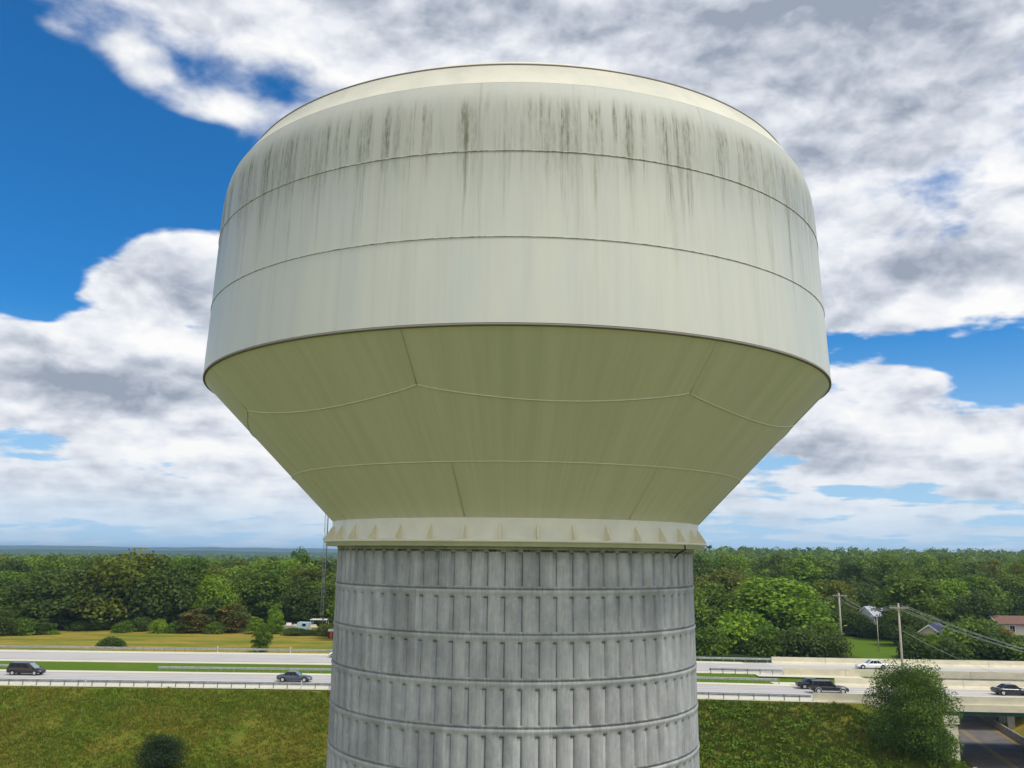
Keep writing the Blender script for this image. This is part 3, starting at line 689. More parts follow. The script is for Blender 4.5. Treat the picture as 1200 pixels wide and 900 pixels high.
def trunk_mesh(h, w, base, seed, r0):
    rs = random.Random(seed); mb = MB(); top = h*.8
    pts = [(0, 0, -.6), (0, 0, .3)]+[(rs.uniform(-.03, .03)*w*k, rs.uniform(-.03, .03)*w*k, top*k/5) for k in range(1, 6)]
    mb.tube(pts, [r0*1.35, r0*1.05]+[r0*(1-.85*k/5) for k in range(1, 6)], 9)
    for k in range(9):
        z0 = base*.8+rs.random()*(top-base)*.7; a = rs.random()*6.28; L = w*(.22+.18*rs.random())
        f = z0/top*5; i = min(4, int(f)); p0 = Vector(pts[i+1]).lerp(Vector(pts[min(i+2, 6)]), f-i); p0.z = z0
        d = Vector((math.cos(a), math.sin(a), .75)); mb.tube([p0, p0+d*L*.5+Vector((0, 0, -.1*L)), p0+d*L], [r0*.38, r0*.24, r0*.07], 6)
    return mb.mesh('trunk')
KINDS = {}                                            # (crown mesh, trunk mesh, nominal height, nominal width)
def kind(key, h, w, base, seed, shape='round', r0=.28, **kw):
    KINDS[key] = (crown_mesh('crown', h, w, base, seed, shape=shape, **kw), trunk_mesh(h, w, base, seed, r0), h, w)
for i in range(4): kind(f'round{i}', 16, 13, .8, 100+i, ['wide', 'cone', 'wide', 'round'][i], nleaf=9000, size=.36, nlobe=54)
for i in range(2): kind(f'tall{i}', 18, 9, .8, 120+i, 'tall', nleaf=7000, size=.34, nlobe=46)
kind('cone0', 9, 5, .6, 130, 'cone', r0=.14, nleaf=2600, size=.22, nlobe=26)
kind('shrub0', 5, 7, -.2, 140, 'cone', r0=.12, nleaf=4200, size=.24, nlobe=34); kind('shrub1', 5, 7, -.2, 141, 'cone', r0=.12, nleaf=4200, size=.24, nlobe=28)
kind('near', 14, 13, .2, 150, 'wide', r0=.24, nleaf=52000, size=.14, nlobe=52)
kind('dense', 5.5, 5.4, .1, 151, 'cone', r0=.12, nleaf=12000, size=.09, nlobe=40)
leafcopies = {}
def crown_for(key, tone):
    k = (key, tone)
    if k not in leafcopies:
        me_ = KINDS[key][0] if not any(a == key for a, b_ in leafcopies) else KINDS[key][0].copy()
        me_.materials.clear(); me_.materials.append(LEAF[tone]); leafcopies[k] = me_
    return leafcopies[k]
def tree(key, tone, x, y, h, w, label, name='broadleaf_tree', group=None, cat='tree', rz=None, trunk=True, z=None):
    _, tm, H0, W0 = KINDS[key]; z0 = H1(x, y)-.15 if z is None else z
    rz = rng.rand()*6.28 if rz is None else rz
    if trunk:
        t = thing(name, label, cat, (x, y, z0), rz, group); t.scale = (w/W0, w/W0, h/H0)
        link('crown', crown_for(key, tone), None, t); link('trunk', tm, BARK, t)
    else:
        t = tag(link(name, crown_for(key, tone), None, None, (x, y, z0), rz), label, cat, group); t.scale = (w/W0, w/W0, h/H0)
    return t
def tree_px(key, tone, px, ytop, wpx, Y_, label, **kw):
    x, _, zt_ = at_Y(px, ytop, Y_); g0 = H1(x, Y_); sc_ = math.hypot(x, Y_)/FPX/1.02
    return tree(key, tone, x, Y_, max(zt_-g0, 1.2), wpx*sc_*1.08, label, **kw)
# left wood: the front trees, each picked out
L = [('round0', 'dark', 45, 673, 78, 229, 'dark tree with a yellowish top at the left edge of the wood, over dark bushes'),
     ('round1', 'mid', 4, 690, 50, 226, 'green tree cut by the left picture edge, in front of the wood'),
     ('round2', 'dark', 98, 664, 60, 236, 'dark rounded tree left of the tallest crown of the wood'),
     ('round3', 'olive', 150, 648, 86, 238, 'tallest broad dark olive tree of the left wood, above the small dark field bush'),
     ('round0', 'dark', 190, 654, 60, 236, 'dark tree with a full crown just right of the tallest tree'),
     ('tall0', 'mid', 226, 655, 46, 243, 'upright green tree between the dark crowns and the light green one'),
     ('round1', 'bright', 257, 674, 42, 240, 'light green tree standing out before the dark wood'),
     ('round2', 'dark', 292, 676, 56, 250, 'dark tree in the middle of the gap before the mast'),
     ('tall1', 'mid', 322, 668, 46, 247, 'slim mid green tree left of the mast'),
     ('round3', 'bright', 345, 656, 60, 275, 'bright green tree top behind the mast'),
     ('tall0', 'mid', 351, 644, 24, 310, 'narrow tree top poking highest above the wood near the mast'),
     ('round0', 'dark', 358, 676, 50, 244, 'dark tree directly left of the mast foot'),
     ('round2', 'mid', 385, 680, 40, 246, 'green tree between the mast and the concrete column')]
for key, tone, px, yt, w, Y_, lab in L: tree_px(key, tone, px, yt, w, Y_, lab, group='front trees of the left wood')
B = [('cone0', 'dark', 6, 714, 30, 214, 'dark bush at the left picture edge, reaching down to the rail'),
     ('shrub1', 'mid', 30, 723, 26, 216, 'dark bush second from the left picture edge'),
     ('cone0', 'dark', 50, 724, 24, 218, 'small dark bush with a lighter right side at the field corner'),
     ('shrub1', 'bright', 63, 740, 12, 217, 'tiny pale green bush at the left corner of the field'),
     ('shrub1', 'mid', 147, 727, 22, 226, 'low green bush at the field edge under the tallest tree, left one'),
     ('shrub0', 'dark', 167, 722, 20, 228, 'darker taller bush at the field edge under the tallest tree, right one'),
     ('cone0', 'mid', 118, 724, 18, 230, 'green bush at the field edge left of the tallest tree'),
     ('shrub1', 'dark', 95, 727, 22, 229, 'dark bush at the field edge above the small dark field bush'),
     ('shrub0', 'bright', 187, 725, 17, 224, 'bright low bush at the field edge right of the tallest tree'),
     ('shrub1', 'mid', 207, 727, 19, 225, 'round low bush at the field edge left of the rusty junipers'),
     ('cone0', 'rust', 232, 712, 34, 226, 'reddish green juniper at the field edge, left one of the pair'),
     ('cone0', 'dark', 252, 700, 30, 229, 'dark pointed conifer behind the rusty junipers'),
     ('cone0', 'rust', 276, 706, 34, 228, 'reddish green juniper at the field edge, right one of the pair'),
     ('shrub1', 'mid', 252, 728, 20, 224, 'low bush in front of the dark pointed conifer'),
     ('cone0', 'bright', 301, 722, 18, 224, 'young light green tree at the field edge left of the parked trailers'),
     ('tall1', 'bright', 323, 707, 15, 230, 'small upright light tree beside the parked trailers'),
     ('tall0', 'bright', 324, 719, 15, 224, 'light green sapling in front of the parked trailers'),
     ('shrub0', 'dark', 347, 735, 26, 222.5, 'dark bush between the white trailer and the camper'),
     ('shrub1', 'dark', 363, 737, 18, 222.5, 'small dark bush in front of the camper'),
     ('shrub0', 'olive', 383, 730, 20, 222, 'olive bush right of the white canopy by the column')]
for key, tone, px, yt, w, Y_, lab in B: tree_px(key, tone, px, yt, w, Y_, lab, name='bush' if 'bush' in lab else 'young_tree', cat='bush' if 'bush' in lab else 'tree', group='bushes and young trees at the field edge')
tree_px('shrub1', 'dark', 131, 745.5, 25, 190, 'small dark bush alone in the field just behind the far rail', name='bush', cat='bush')
tree_px('tall1', 'mid', 308, 733, 19, 184, 'lone pale green bush standing in the field behind the far rail', name='bush', cat='bush')
# right side
Rr = [('round1', 'bright', 913, 677, 94, 228, 'large bright green round tree right of the column'),
      ('round0', 'mid', 832, 684, 62, 238, 'green tree half hidden by the concrete column'),
      ('round3', 'olive', 850, 667, 66, 275, 'olive topped tree behind the tree next to the column'),
      ('round2', 'dark', 872, 690, 40, 262, 'dark tree between the column and the large bright tree'),
      ('round2', 'olive', 972, 680, 46, 260, 'olive tree behind the left utility pole'),
      ('round0', 'dark', 1000, 684, 52, 285, 'dark brownish tree above the pale roofed house'),
      ('round3', 'dark', 968, 703, 40, 240, 'dark tree between the bright tree and the left utility pole'),
      ('round1', 'dark', 1000, 716, 34, 238, 'low dark tree at the left of the lawn'),
      ('tall0', 'mid', 1052, 700, 30, 262, 'green tree right of the pale roofed house, behind the lamp post'),
      ('tall0', 'mid', 1057, 672, 50, 226, 'tall broad green tree behind the tall wooden pole, left half'),
      ('tall1', 'mid', 1078, 674, 44, 240, 'tall green tree behind the tall wooden pole, right half'),
      ('round0', 'dark', 1060, 712, 38, 212, 'dark tree at the right of the lawn behind the tall wooden pole'),
      ('round2', 'bright', 1112, 679, 46, 262, 'light green rounded tree above the blue roofed house'),
      ('round1', 'mid', 1143, 674, 48, 285, 'mid green tree right of the light green rounded tree'),
      ('round3', 'dark', 1142, 694, 40, 252, 'very dark tree left of the brown roofed house'),
      ('round2', 'mid', 1186, 674, 44, 300, 'green tree behind the brown roofed house'),
      ('round0', 'olive', 940, 662, 44, 320, 'olive tree above and behind the large bright tree')]
for key, tone, px, yt, w, Y_, lab in Rr: tree_px(key, tone, px, yt, w, Y_, lab, group='trees on the right beyond the highway')
Rb = [('shrub0', 'bright', 868, 717, 58, 196, 'bright rounded bush beneath the large bright tree'),
      ('shrub1', 'mid', 829, 734, 40, 190, 'green bush beside the concrete column above the far rail'),
      ('shrub1', 'mid', 898, 733, 44, 190, 'green bush right of the bright rounded one, above the far rail'),
      ('shrub0', 'dark', 935, 735, 48, 188, 'dark green bush above the start of the far parapet'),
      ('shrub1', 'mid', 962, 727, 40, 196, 'yellowish green bush just left of the lawn'),
      ('shrub0', 'dark', 972, 741, 36, 186, 'low dark bush at the left lawn corner behind the parapet'),
      ('shrub1', 'dark', 1068, 738, 28, 188, 'dark bush at the foot of the trees right of the lawn'),
      ('shrub0', 'dark', 1024, 730, 30, 232, 'dark low bush at the far end of the lawn under the pale house'),
      ('shrub0', 'dark', 1075, 742, 34, 186, 'dark bush below the blue roofed house, left one'),
      ('tall1', 'bright', 1090, 742, 16, 184, 'young yellow green tree below the blue roofed house'),
      ('shrub0', 'mid', 1133, 729, 50, 192, 'broad green bush mass right of the blue roofed house'),
      ('shrub1', 'mid', 1141, 722, 56, 200, 'rounded green bush behind the broad bush mass'),
      ('shrub1', 'dark', 1155, 735, 60, 190, 'dark bush in the middle of the hedge behind the right parapet'),
      ('shrub0', 'mid', 1188, 744, 50, 188, 'bush at the right picture edge behind the parapet'),
      ('shrub0', 'dark', 1104, 747, 40, 184, 'low dark bush against the far parapet below the houses')]
for key, tone, px, yt, w, Y_, lab in Rb: tree_px(key, tone, px, yt, w, Y_, lab, name='bush' if 'bush' in lab else 'young_tree', cat='bush' if 'bush' in lab else 'tree', group='bushes behind the far parapet')
# near trees on the bank
x, y, z_ = at_Y(1065, 777, 110.)
tree('near', 'near', x, 110., z_-H1(x, 110.)+.1, 8.8, 'large dense green tree on the bank in front of the bridge parapet', name='broadleaf_tree')
x, y, z_ = at_Y(190, 862, 108.); tree('dense', 'evergreen', x, 108., z_-H1(x, 108.)+.2, 4.9, 'dark dense evergreen bush at the bottom left on the grass bank', name='evergreen_bush', cat='bush')

# woodland behind the front rows: single trees out to ~420 m
def azx(px): return azel(px, 650)[0]
keys = ['round0', 'round1', 'round2', 'round3', 'tall0', 'tall1', 'round0', 'round2']
cnt = 0
for side, a0, a1, tones, lab, grp in ((-1, azx(-60), azx(430), ['dark', 'mid', 'olive', 'mid', 'bright', 'dark'], 'tree in the closed wood left of the tower, behind its front row', 'trees of the left wood'),
                                      (1, azx(790), azx(1260), ['dark', 'mid', 'olive', 'mid', 'dark', 'bright'], 'tree on the wooded slope right of the tower, behind the front trees', 'trees of the right wood')):
    Y_ = 254. if side < 0 else 305.; dY = 13.
    while Y_ < 470:
        n_r = int((math.tan(a1)-math.tan(a0))*Y_/(11.5+(Y_-250)*.02))
        for k in range(n_r):
            x = Y_*(math.tan(a0)+(math.tan(a1)-math.tan(a0))*(k+.5+rng.uniform(-.3, .3))/n_r); yy = Y_+rng.uniform(-4, 4)
            if cnt >= 225: break
            h = rng.uniform(12.0, 17.5) if side < 0 else rng.uniform(12.5, 20.5); w = rng.uniform(11, 16)
            tree(keys[rng.randint(8)], tones[rng.randint(6)], x, yy, h, w, lab, name='woodland_tree', group=grp, trunk=False); cnt += 1
        Y_ += dY; dY *= 1.10
# the stretch of wood that the tower stands in front of
for Y_ in (212., 224., 238., 254., 274., 300., 335.):
    x0_, x1_ = Y_*math.tan(azx(405)), Y_*math.tan(azx(812)); n_r = int((x1_-x0_)/(11.5+(Y_-212)*.05))
    for k in range(n_r):
        x = x0_+(x1_-x0_)*(k+.5+rng.uniform(-.25, .25))/n_r; h = rng.uniform(11, 13.5) if Y_ < 220 else rng.uniform(13, 17.5)
        tree(keys[rng.randint(8)], ['dark', 'mid', 'olive', 'mid'][rng.randint(4)], x, Y_+rng.uniform(-3, 3), h, rng.uniform(11.5, 15), 'tree of the wood beyond the highway, hidden behind the concrete column', name='woodland_tree', group='trees behind the tower', trunk=False)
# the far wood, one mass
def far_wood(name, Y0, Y1, n, size, label, seed, m_=34):
    rs = np.random.RandomState(seed); C = []; N = []; T = []
    yy = Y0*(Y1/Y0)**rs.rand(n); aa = rs.uniform(-.72, .72, n); xx = yy*np.tan(aa)
    gz = H(xx, yy); far_t = sstep(500, 2600, yy)
    gz = gz+np.where(xx > 0, sstep(420, 900, yy)*4.2*(1+1.6*vnoise(xx, yy, .012, 9)), 0)
    for i in range(n):
        h = rs.uniform(12.5, 19.5); w = rs.uniform(9, 17); u = rs.normal(0, 1, (m_, 3)); u /= np.linalg.norm(u, axis=1)[:, None]; u[:, 2] = np.abs(u[:, 2])*1.0-.15
        C.append(np.array([xx[i], yy[i], gz[i]+h*.55])+u*np.array([w*.52, w*.52, h*.45])*(.8+.3*rs.rand(m_, 1))); N.append(u*.9+np.array([0, 0, .3])); T.append(rs.choice([-.7, -.3, .1, .5, 1.0])+rs.rand(m_)*.5)
    C = np.concatenate(C); co, qs = leaves(C, np.concatenate(N), np.full(len(C), size), .4, rs)
    me_ = bpy.data.meshes.new(name); npmesh(me_, co, qs); at = me_.attributes.new('tint', 'FLOAT', 'POINT'); at.data.foreach_set('value', np.repeat(np.concatenate(T), 4).astype(np.float32))
    o = tag(link(name, me_, LEAF['mid']), label, 'woodland'); o['kind'] = 'stuff'
far_wood('distant_woodland', 455, 900, 1700, 1.0, 'closed green tree canopy filling the middle distance', 31, 70)
far_wood('distant_woodland', 850, 3000, 3800, 2.6, 'far dark tree canopy fading towards the horizon', 32, 26)

# ------------------------------------------------------------------ rough grass and scrub on the bank
def tufts(name, label, n, xr, vr, hgt, tones, seed, thin=.10, clump=.12):
    rs = np.random.RandomState(seed); x = rs.uniform(*xr, n); v = vr[0]+(vr[1]-vr[0])*rs.rand(n); y = Ef(x)+v; z = H(x, y)
    den = vnoise(x, y, .35, seed)+.6*vnoise(x, y, 1.1, seed+1)
    s = S_of(x, y); keep = ((s < -7) | (s > 9)) & (den+rs.rand(n)*.8 > .0) & (np.hypot(x, y-D0) > 9); x, y, z, den = x[keep], y[keep], z[keep], den[keep]; n = len(x)
    B_ = 5; hh = (hgt*(.5+.9*rs.rand(n))*(1+.7*np.clip(den, 0, 1)))[:, None]
    ang = rs.rand(n, B_)*6.28; r = clump*(.3+rs.rand(n, B_)); lean = .55*hh*rs.rand(n, B_)
    bx = x[:, None]+np.cos(ang)*r; by = y[:, None]+np.sin(ang)*r; wv = thin*(.6+.8*rs.rand(n, B_))
    ox, oy = -np.sin(ang)*wv, np.cos(ang)*wv; zz = np.repeat(z[:, None]-.05, B_, 1)
    tx, ty = bx+np.cos(ang)*lean, by+np.sin(ang)*lean
    co = np.stack([np.stack([bx-ox, by-oy, zz], -1), np.stack([bx+ox, by+oy, zz], -1), np.stack([tx+ox*.5, ty+oy*.5, zz+hh*.95], -1), np.stack([tx-ox*.5, ty-oy*.5, zz+hh], -1)], 2).reshape(-1, 3)
    me_ = bpy.data.meshes.new(name); npmesh(me_, co, np.arange(len(co)).reshape(-1, 4))
    t = np.clip(.5+.5*vnoise(x, y, .25, seed+7)+rs.normal(0, .22, n), 0, 1); at = me_.attributes.new('tint', 'FLOAT', 'POINT'); at.data.foreach_set('value', np.repeat(t, B_*4).astype(np.float32))
    M = leaf_mat(name+'_blades', *tones); o = tag(link(name, me_, M), label, 'grass' if 'grass' in name else 'scrub'); o['kind'] = 'stuff'
tufts('rough_grass', 'rough olive and brown grass on the highway bank left of the tower', 52000, (-95, 13.5), (-30, -1.2), .26, ((.11, .24, .014), (.40, .27, .05), (.17, .25, .014)), 51, thin=.07, clump=.22)
tufts('rough_grass', 'rough green grass on the highway bank right of the tower', 26000, (13, 66), (-30, -1.2), .30, ((.065, .16, .012), (.19, .16, .025), (.075, .15, .012)), 53, thin=.07, clump=.22)
def scrub(name, label, n, xr, vr, r, tone, seed, m_=70, size=.15):
    rs = np.random.RandomState(seed); C = []; N = []; T = []
    k = 0
    while k < n:
        x = rs.uniform(*xr); v = rs.uniform(*vr); y = float(Ef(x))+v; s = float(S_of(x, y))
        if (-8 < s < 10) or float(vnoise(x, y, .2, seed)) < -.22 and rs.rand() < .8: k += .2; continue
        k += 1; rr = r*(.45+.9*rs.rand()); u = rs.normal(0, 1, (m_, 3)); u /= np.linalg.norm(u, axis=1)[:, None]; u[:, 2] = np.abs(u[:, 2])
        C.append(np.array([x, y, H1(x, y)-.05])+u*np.array([rr, rr, rr*.85])*(.6+.45*rs.rand(m_, 1))); N.append(u); T.append(np.clip(rs.rand()*.7+rs.rand(m_)*.4, 0, 1))
    C = np.concatenate(C); co, qs = leaves(C, np.concatenate(N), np.full(len(C), size), .7, rs); me_ = bpy.data.meshes.new(name); npmesh(me_, co, qs)
    at = me_.attributes.new('tint', 'FLOAT', 'POINT'); at.data.foreach_set('value', np.repeat(np.concatenate(T), 4).astype(np.float32))
    o = tag(link(name, me_, LEAF[tone]), label, 'scrub'); o['kind'] = 'stuff'
scrub('green_scrub', 'low tangled green scrub covering the bank right of the tower', 520, (14, 58), (-28, -2.5), .85, 'mid', 61)
scrub('weed_patches', 'scattered dark weed patches on the bank left of the tower', 300, (-95, 10), (-29, -3), .60, 'mid', 62, 46, .11)

# ------------------------------------------------------------------ vehicles
def car(name, label, cat, px, py, paint, L=4.8, W=1.82, Ht=1.45, style='sedan', heading=1, group='cars on the highway', roof=None, cladding=None, v=None):
    x, y = on_z(px, py, RZ); rzv = math.atan2(float(Ef(x+3)-Ef(x-3)), 6)
    y = y+W/2*.9 if v is None else float(Ef(x))+v
    t = thing(name, label, cat, (x, y, RZ+.015), rzv+(0 if heading > 0 else math.pi), group)
    hw = W/2; belt = {'sedan': .60, 'van': .56, 'suv': .58}[style]*Ht
    # lower body: stations rear -> front (x, ztop, zbot, half width)
    if style == 'sedan': st = [(-.5, .40, .30, .80), (-.485, .60, .22, .93), (-.44, .655, .20, .98), (-.30, .64, .18, 1.), (0, .62, .18, 1.), (.16, .61, .18, 1.), (.30, .58, .18, .99), (.42, .50, .20, .95), (.475, .42, .22, .88), (.5, .34, .28, .76)]
    elif style == 'van': st = [(-.5, .45, .28, .90), (-.49, .60, .20, .97), (-.42, .60, .18, 1.), (0, .58, .17, 1.), (.18, .57, .17, 1.), (.32, .53, .18, .99), (.43, .46, .19, .94), (.485, .36, .22, .86), (.5, .30, .28, .78)]
    else: st = [(-.5, .45, .32, .92), (-.49, .60, .25, .97), (-.42, .60, .23, 1.), (0, .59, .22, 1.), (.17, .585, .22, 1.), (.30, .57, .22, .99), (.44, .52, .23, .96), (.49, .44, .25, .92), (.5, .36, .30, .86)]
    mb = MB(); vs = []; fs = []
    for fx, zt_, zb_2, w in st:
        xx = fx*L; zt2 = zt_*Ht; zb2 = zb_2*Ht; a = hw*w; sh = zb2+(zt2-zb2)*.72
        vs += [(xx, -a*.90, zb2), (xx, -a, zb2+(zt2-zb2)*.25), (xx, -a*.985, sh), (xx, -a*.90, zt2), (xx, -a*.45, zt2+.02), (xx, 0, zt2+.028), (xx, a*.45, zt2+.02), (xx, a*.90, zt2), (xx, a*.985, sh), (xx, a, zb2+(zt2-zb2)*.25), (xx, a*.90, zb2)]
    n = 11
    for i in range(len(st)-1):
        for k in range(n): fs.append((i*n+k, i*n+(k+1) % n, (i+1)*n+(k+1) % n, (i+1)*n+k))
    fs.append(tuple(range(n))); fs.append(tuple(reversed([(len(st)-1)*n+k for k in range(n)])))
    body = mb.add(vs, fs, True).build('body', paint, t)
    # cabin
    cab = {'sedan': ((-.37, .60), (-.20, 1.), (.04, 1.), (.20, .58)), 'van': ((-.49, .58), (-.44, 1.), (.12, .99), (.33, .53)), 'suv': ((-.495, .58), (-.45, 1.), (.05, 1.), (.18, .57))}[style]
    (x0, z0), (x1, z1), (x2, z2), (x3, z3) = [(a*L, b_*Ht) for a, b_ in cab]
    wb, wt_ = hw*.92, hw*.74
    z0 -= .02; z3 -= .02
    xm1 = x1+(x2-x1)*.5
    base = [(x0, -wb*.96, z0), (x3, -wb*.96, z3), (x3, wb*.96, z3), (x0, wb*.96, z0)]
    tp = [(x1, -wt_, z1-.03), (x2, -wt_, z2-.03), (x2, wt_, z2-.03), (x1, wt_, z1-.03)]
    ctr = [(x1+.12, -wt_*.8, z1+.0), (x2-.12, -wt_*.8, z2), (x2-.12, wt_*.8, z2), (x1+.12, wt_*.8, z1+.0)]
    MB().add(base+tp+ctr, [(0, 1, 5, 4), (1, 2, 6, 5), (2, 3, 7, 6), (3, 0, 4, 7), (4, 5, 9, 8), (5, 6, 10, 9), (6, 7, 11, 10), (7, 4, 8, 11), (8, 9, 10, 11)]).build('cabin', roof or paint, t)
    def pane(nm, a, b_, c_, d_, M, off=.012):
        a, b_, c_, d_ = map(Vector, (a, b_, c_, d_)); nrm = (b_-a).cross(d_-a).normalized(); ctr_ = (a+b_+c_+d_)/4
        if nrm.dot(ctr_-Vector((0, 0, Ht*.7))) < 0: nrm = -nrm
        MB().add([p+nrm*off for p in (a, b_, c_, d_)]+[p-nrm*.02 for p in (a, b_, c_, d_)], [(0, 1, 2, 3), (7, 6, 5, 4), (0, 4, 5, 1), (1, 5, 6, 2), (2, 6, 7, 3), (3, 7, 4, 0)]).build(nm, M, t)
    def lerp(a, b_, u): return tuple(p+(q_-p)*u for p, q_ in zip(a, b_))
    def face(b0, b1, t1, t0, u0, u1, w0, w1):
        lo0, lo1 = lerp(b0, b1, u0), lerp(b0, b1, u1); hi0, hi1 = lerp(t0, t1, u0), lerp(t0, t1, u1)
        return lerp(lo0, hi0, w0), lerp(lo1, hi1, w0), lerp(lo1, hi1, w1), lerp(lo0, hi0, w1)
    pane('windscreen', *face(base[1], base[2], tp[2], tp[1], .06, .94, .08, .95), WINDS)
    pane('rear_window', *face(base[3], base[0], tp[0], tp[3], .08, .92, .12, .93), GLASS)
    cuts = {'sedan': (.08, .37, .66, .93), 'van': (.05, .30, .56, .84), 'suv': (.05, .30, .60, .90)}[style]
    for s_ in (0, 1):
        b0, b1, t1, t0 = (base[0], base[1], tp[1], tp[0]) if s_ == 0 else (base[3], base[2], tp[2], tp[3])
        for u0, u1 in zip(cuts[:-1], cuts[1:]): pane('side_window', *face(b0, b1, t1, t0, u0+.012, u1-.012, .16, .92), GLASS)
    wr = .34 if style != 'suv' else .38
    for fx in (-.31, .33):
        for s_ in (-1, 1):
            wy = s_*(hw-.10)
            ty = MB().tube([(0, -.11, 0), (0, .11, 0)], wr, 20, False); w = ty.build('wheel', RUBBER, t, (fx*L, wy, wr))
            MB().tube([(0, s_*.112, 0), (0, s_*.122, 0)], wr*.62, 16, False).build('rim', RIM, w)
            MB().tube([(fx*L, s_*(hw*.985-.03), wr+.02), (fx*L, s_*(hw+.006), wr+.02)], wr*1.16, 20, False).build('wheel_arch', cladding or BLACKP, t)
            w.location.y = s_*(hw-.085)
    zh = st[-2][1]*Ht-.10
    for s_ in (-1, 1):
        MB().box((L*.478, s_*hw*.66, zh+.02), (.12, .34, .15)).build('headlight', LAMP, t)
        MB().box((-L*.487, s_*hw*.78, Ht*.50), (.10, .24, .20)).build('tail_light', TAIL, t)
        MB().box((x3-.28, s_*(hw*.98+.06), belt+.08), (.16, .18, .13)).build('mirror', paint, t)
    if cladding:
        for s_ in (-1, 1): MB().box((0.01*L, s_*(hw+.004), .38), (L*.46, .03, .13)).build('sill_trim', cladding, t)
    MB().box((L*.49, 0, .36), (.08, hw*1.1, .20)).build('grille', BLACKP, t)
    if style in ('suv', 'van'): MB().box((0, 0, 0), (.01, .01, .01)) 
    return t
def cpaint(name, c, r=.22):
    M, q, b = mat(name, c, r, .5); b.inputs['Coat Weight'].default_value = .25; b.inputs['Coat Roughness'].default_value = .05; return M
P_MAR, P_GRY, P_BLK, P_WHT = cpaint('maroon_paint', (.022, .010, .010)), cpaint('blue_grey_paint', (.06, .07, .095)), cpaint('black_paint', (.012, .012, .014)), cpaint('white_car_paint', (.82, .82, .80))
P_SIL = cpaint('silver_paint', (.42, .43, .43))
car('minivan', 'dark maroon minivan driving right at the left picture edge', 'minivan', 27, 791.5, P_MAR, 5.1, 1.95, 1.74, 'van')
car('sedan', 'dark blue grey sedan driving right, left of the tower', 'car', 343.5, 799.5, P_GRY, 4.85, 1.8, 1.42)
car('sport_utility_vehicle', 'black off-road wagon with silver wheel arches and sills, right of the tower', 'car', 974, 813.5, P_BLK, 5.0, 1.86, 1.66, 'suv', cladding=P_SIL)
car('sedan', 'black sedan half hidden behind the black wagon', 'car', 957, 808, P_BLK, 5.0, 1.85, 1.42, roof=P_BLK)
car('sedan', 'black sedan cut by the right picture edge on the near bridge', 'car', 1190.5, 815.5, P_BLK, 5.1, 1.86, 1.42)
car('sedan', 'white sedan on the far carriageway above the bank tree', 'car', 1024, 784.5, P_WHT, 5.1, 1.85, 1.45, heading=-1)
car('minivan', 'white car nose emerging from behind the tower on the far carriageway', 'car', 401, 771.0, P_WHT, 5.0, 1.95, 1.75, 'van', heading=-1)

# ------------------------------------------------------------------ utility poles, wires, lamp post, mast
def pole(label, x, y, z0, z1, r=.16, arm=2.6, rz=0., M=WOOD):
    t = thing('utility_pole', label, 'utility pole', (x, y, z0), rz, 'wooden utility poles')
    h = z1-z0; MB().tube([(0, 0, -1), (0, 0, h*.5), (0, 0, h)], [r*1.15, r, r*.72], 10).build('shaft', M, t)
    MB().box((0, -.2, h-.55), (arm, .11, .14)).build('crossarm', M, t)
    for k in (-.46, -.2, .2, .46): MB().tube([(k*arm, -.2, h-.48), (k*arm, -.2, h-.26)], [.055, .035], 8).build('insulator', CONCD, t)
    MB().tube([(-.5, -.17, h-.6), (0, -.12, h-1.15), (.5, -.17, h-.6)], .02, 6).build('arm_brace', M, t)
    return t, h
ax, ay, az_ = at_Y(1052.5, 707, 117.6); az0 = H1(ax, ay)
tA, hA = pole('tall wooden utility pole behind the large bank tree, crossing the parapet', ax, ay, az0, az_, .155, 2.3, -.1)
bx, by, bz = at_Y(983, 695, 200.); bz0 = H1(bx, by)
tB, hB = pole('wooden utility pole on the far side of the highway, left of the lawn', bx, by, bz0, bz, .22, 3.6, .3)
dx_, dy_, dz_ = at_Y(957.5, 692, 262.); tD, hD = pole('small distant utility pole tip beside the large bright tree', dx_, dy_, H1(dx_, dy_), dz_, .16, 2.6, .8)
cx_, cy_ = 88., 96.; cz_ = at_Y(1330, 787, 96.)[2]
cx_ = at_Y(1330, 787, 96.)[0]
tC, hC = pole('utility pole beyond the right picture edge', cx_, cy_, H1(cx_, cy_), cz_, .155, 2.3, .1)
def wires(p, q_, offs, sag, label, drop=0.):
    t = MB()
    for o in offs:
        a = Vector(p)+Vector((o[0], o[1]*.3, o[2]-drop)); b_ = Vector(q_)+Vector((o[0], o[1]*.3, o[2]-drop))
        pts = [a.lerp(b_, u)+Vector((0, 0, -sag*4*u*(1-u)*(1+.2*o[3]))) for u in np.linspace(0, 1, 22)]; t.tube(pts, .017, 5)
    return tag(t.build('power_line', WIRE), label, 'power line', 'wires between the utility poles')
OF = [(-1.0, 0, -.28, 0), (-.45, 0, -.28, .4), (.45, 0, -.28, .2), (1.0, 0, -.28, .6)]
wires((ax, ay, az_), (bx, by, bz), OF, 1.6, 'sagging wires between the tall wooden pole and the pole left of the lawn'); wires((ax, ay, az_), (cx_, cy_, cz_), OF, .9, 'wires running from the tall wooden pole down to the right edge')
wires((bx, by, bz), (dx_, dy_, dz_), OF[:2], 1.2, 'short wires between the two poles left of the lawn')
wires((ax, ay, az_), (cx_, cy_, cz_), [(.0, 0, 0, 0)], 1.6, 'lowest single wire running to the right edge', drop=3.2)
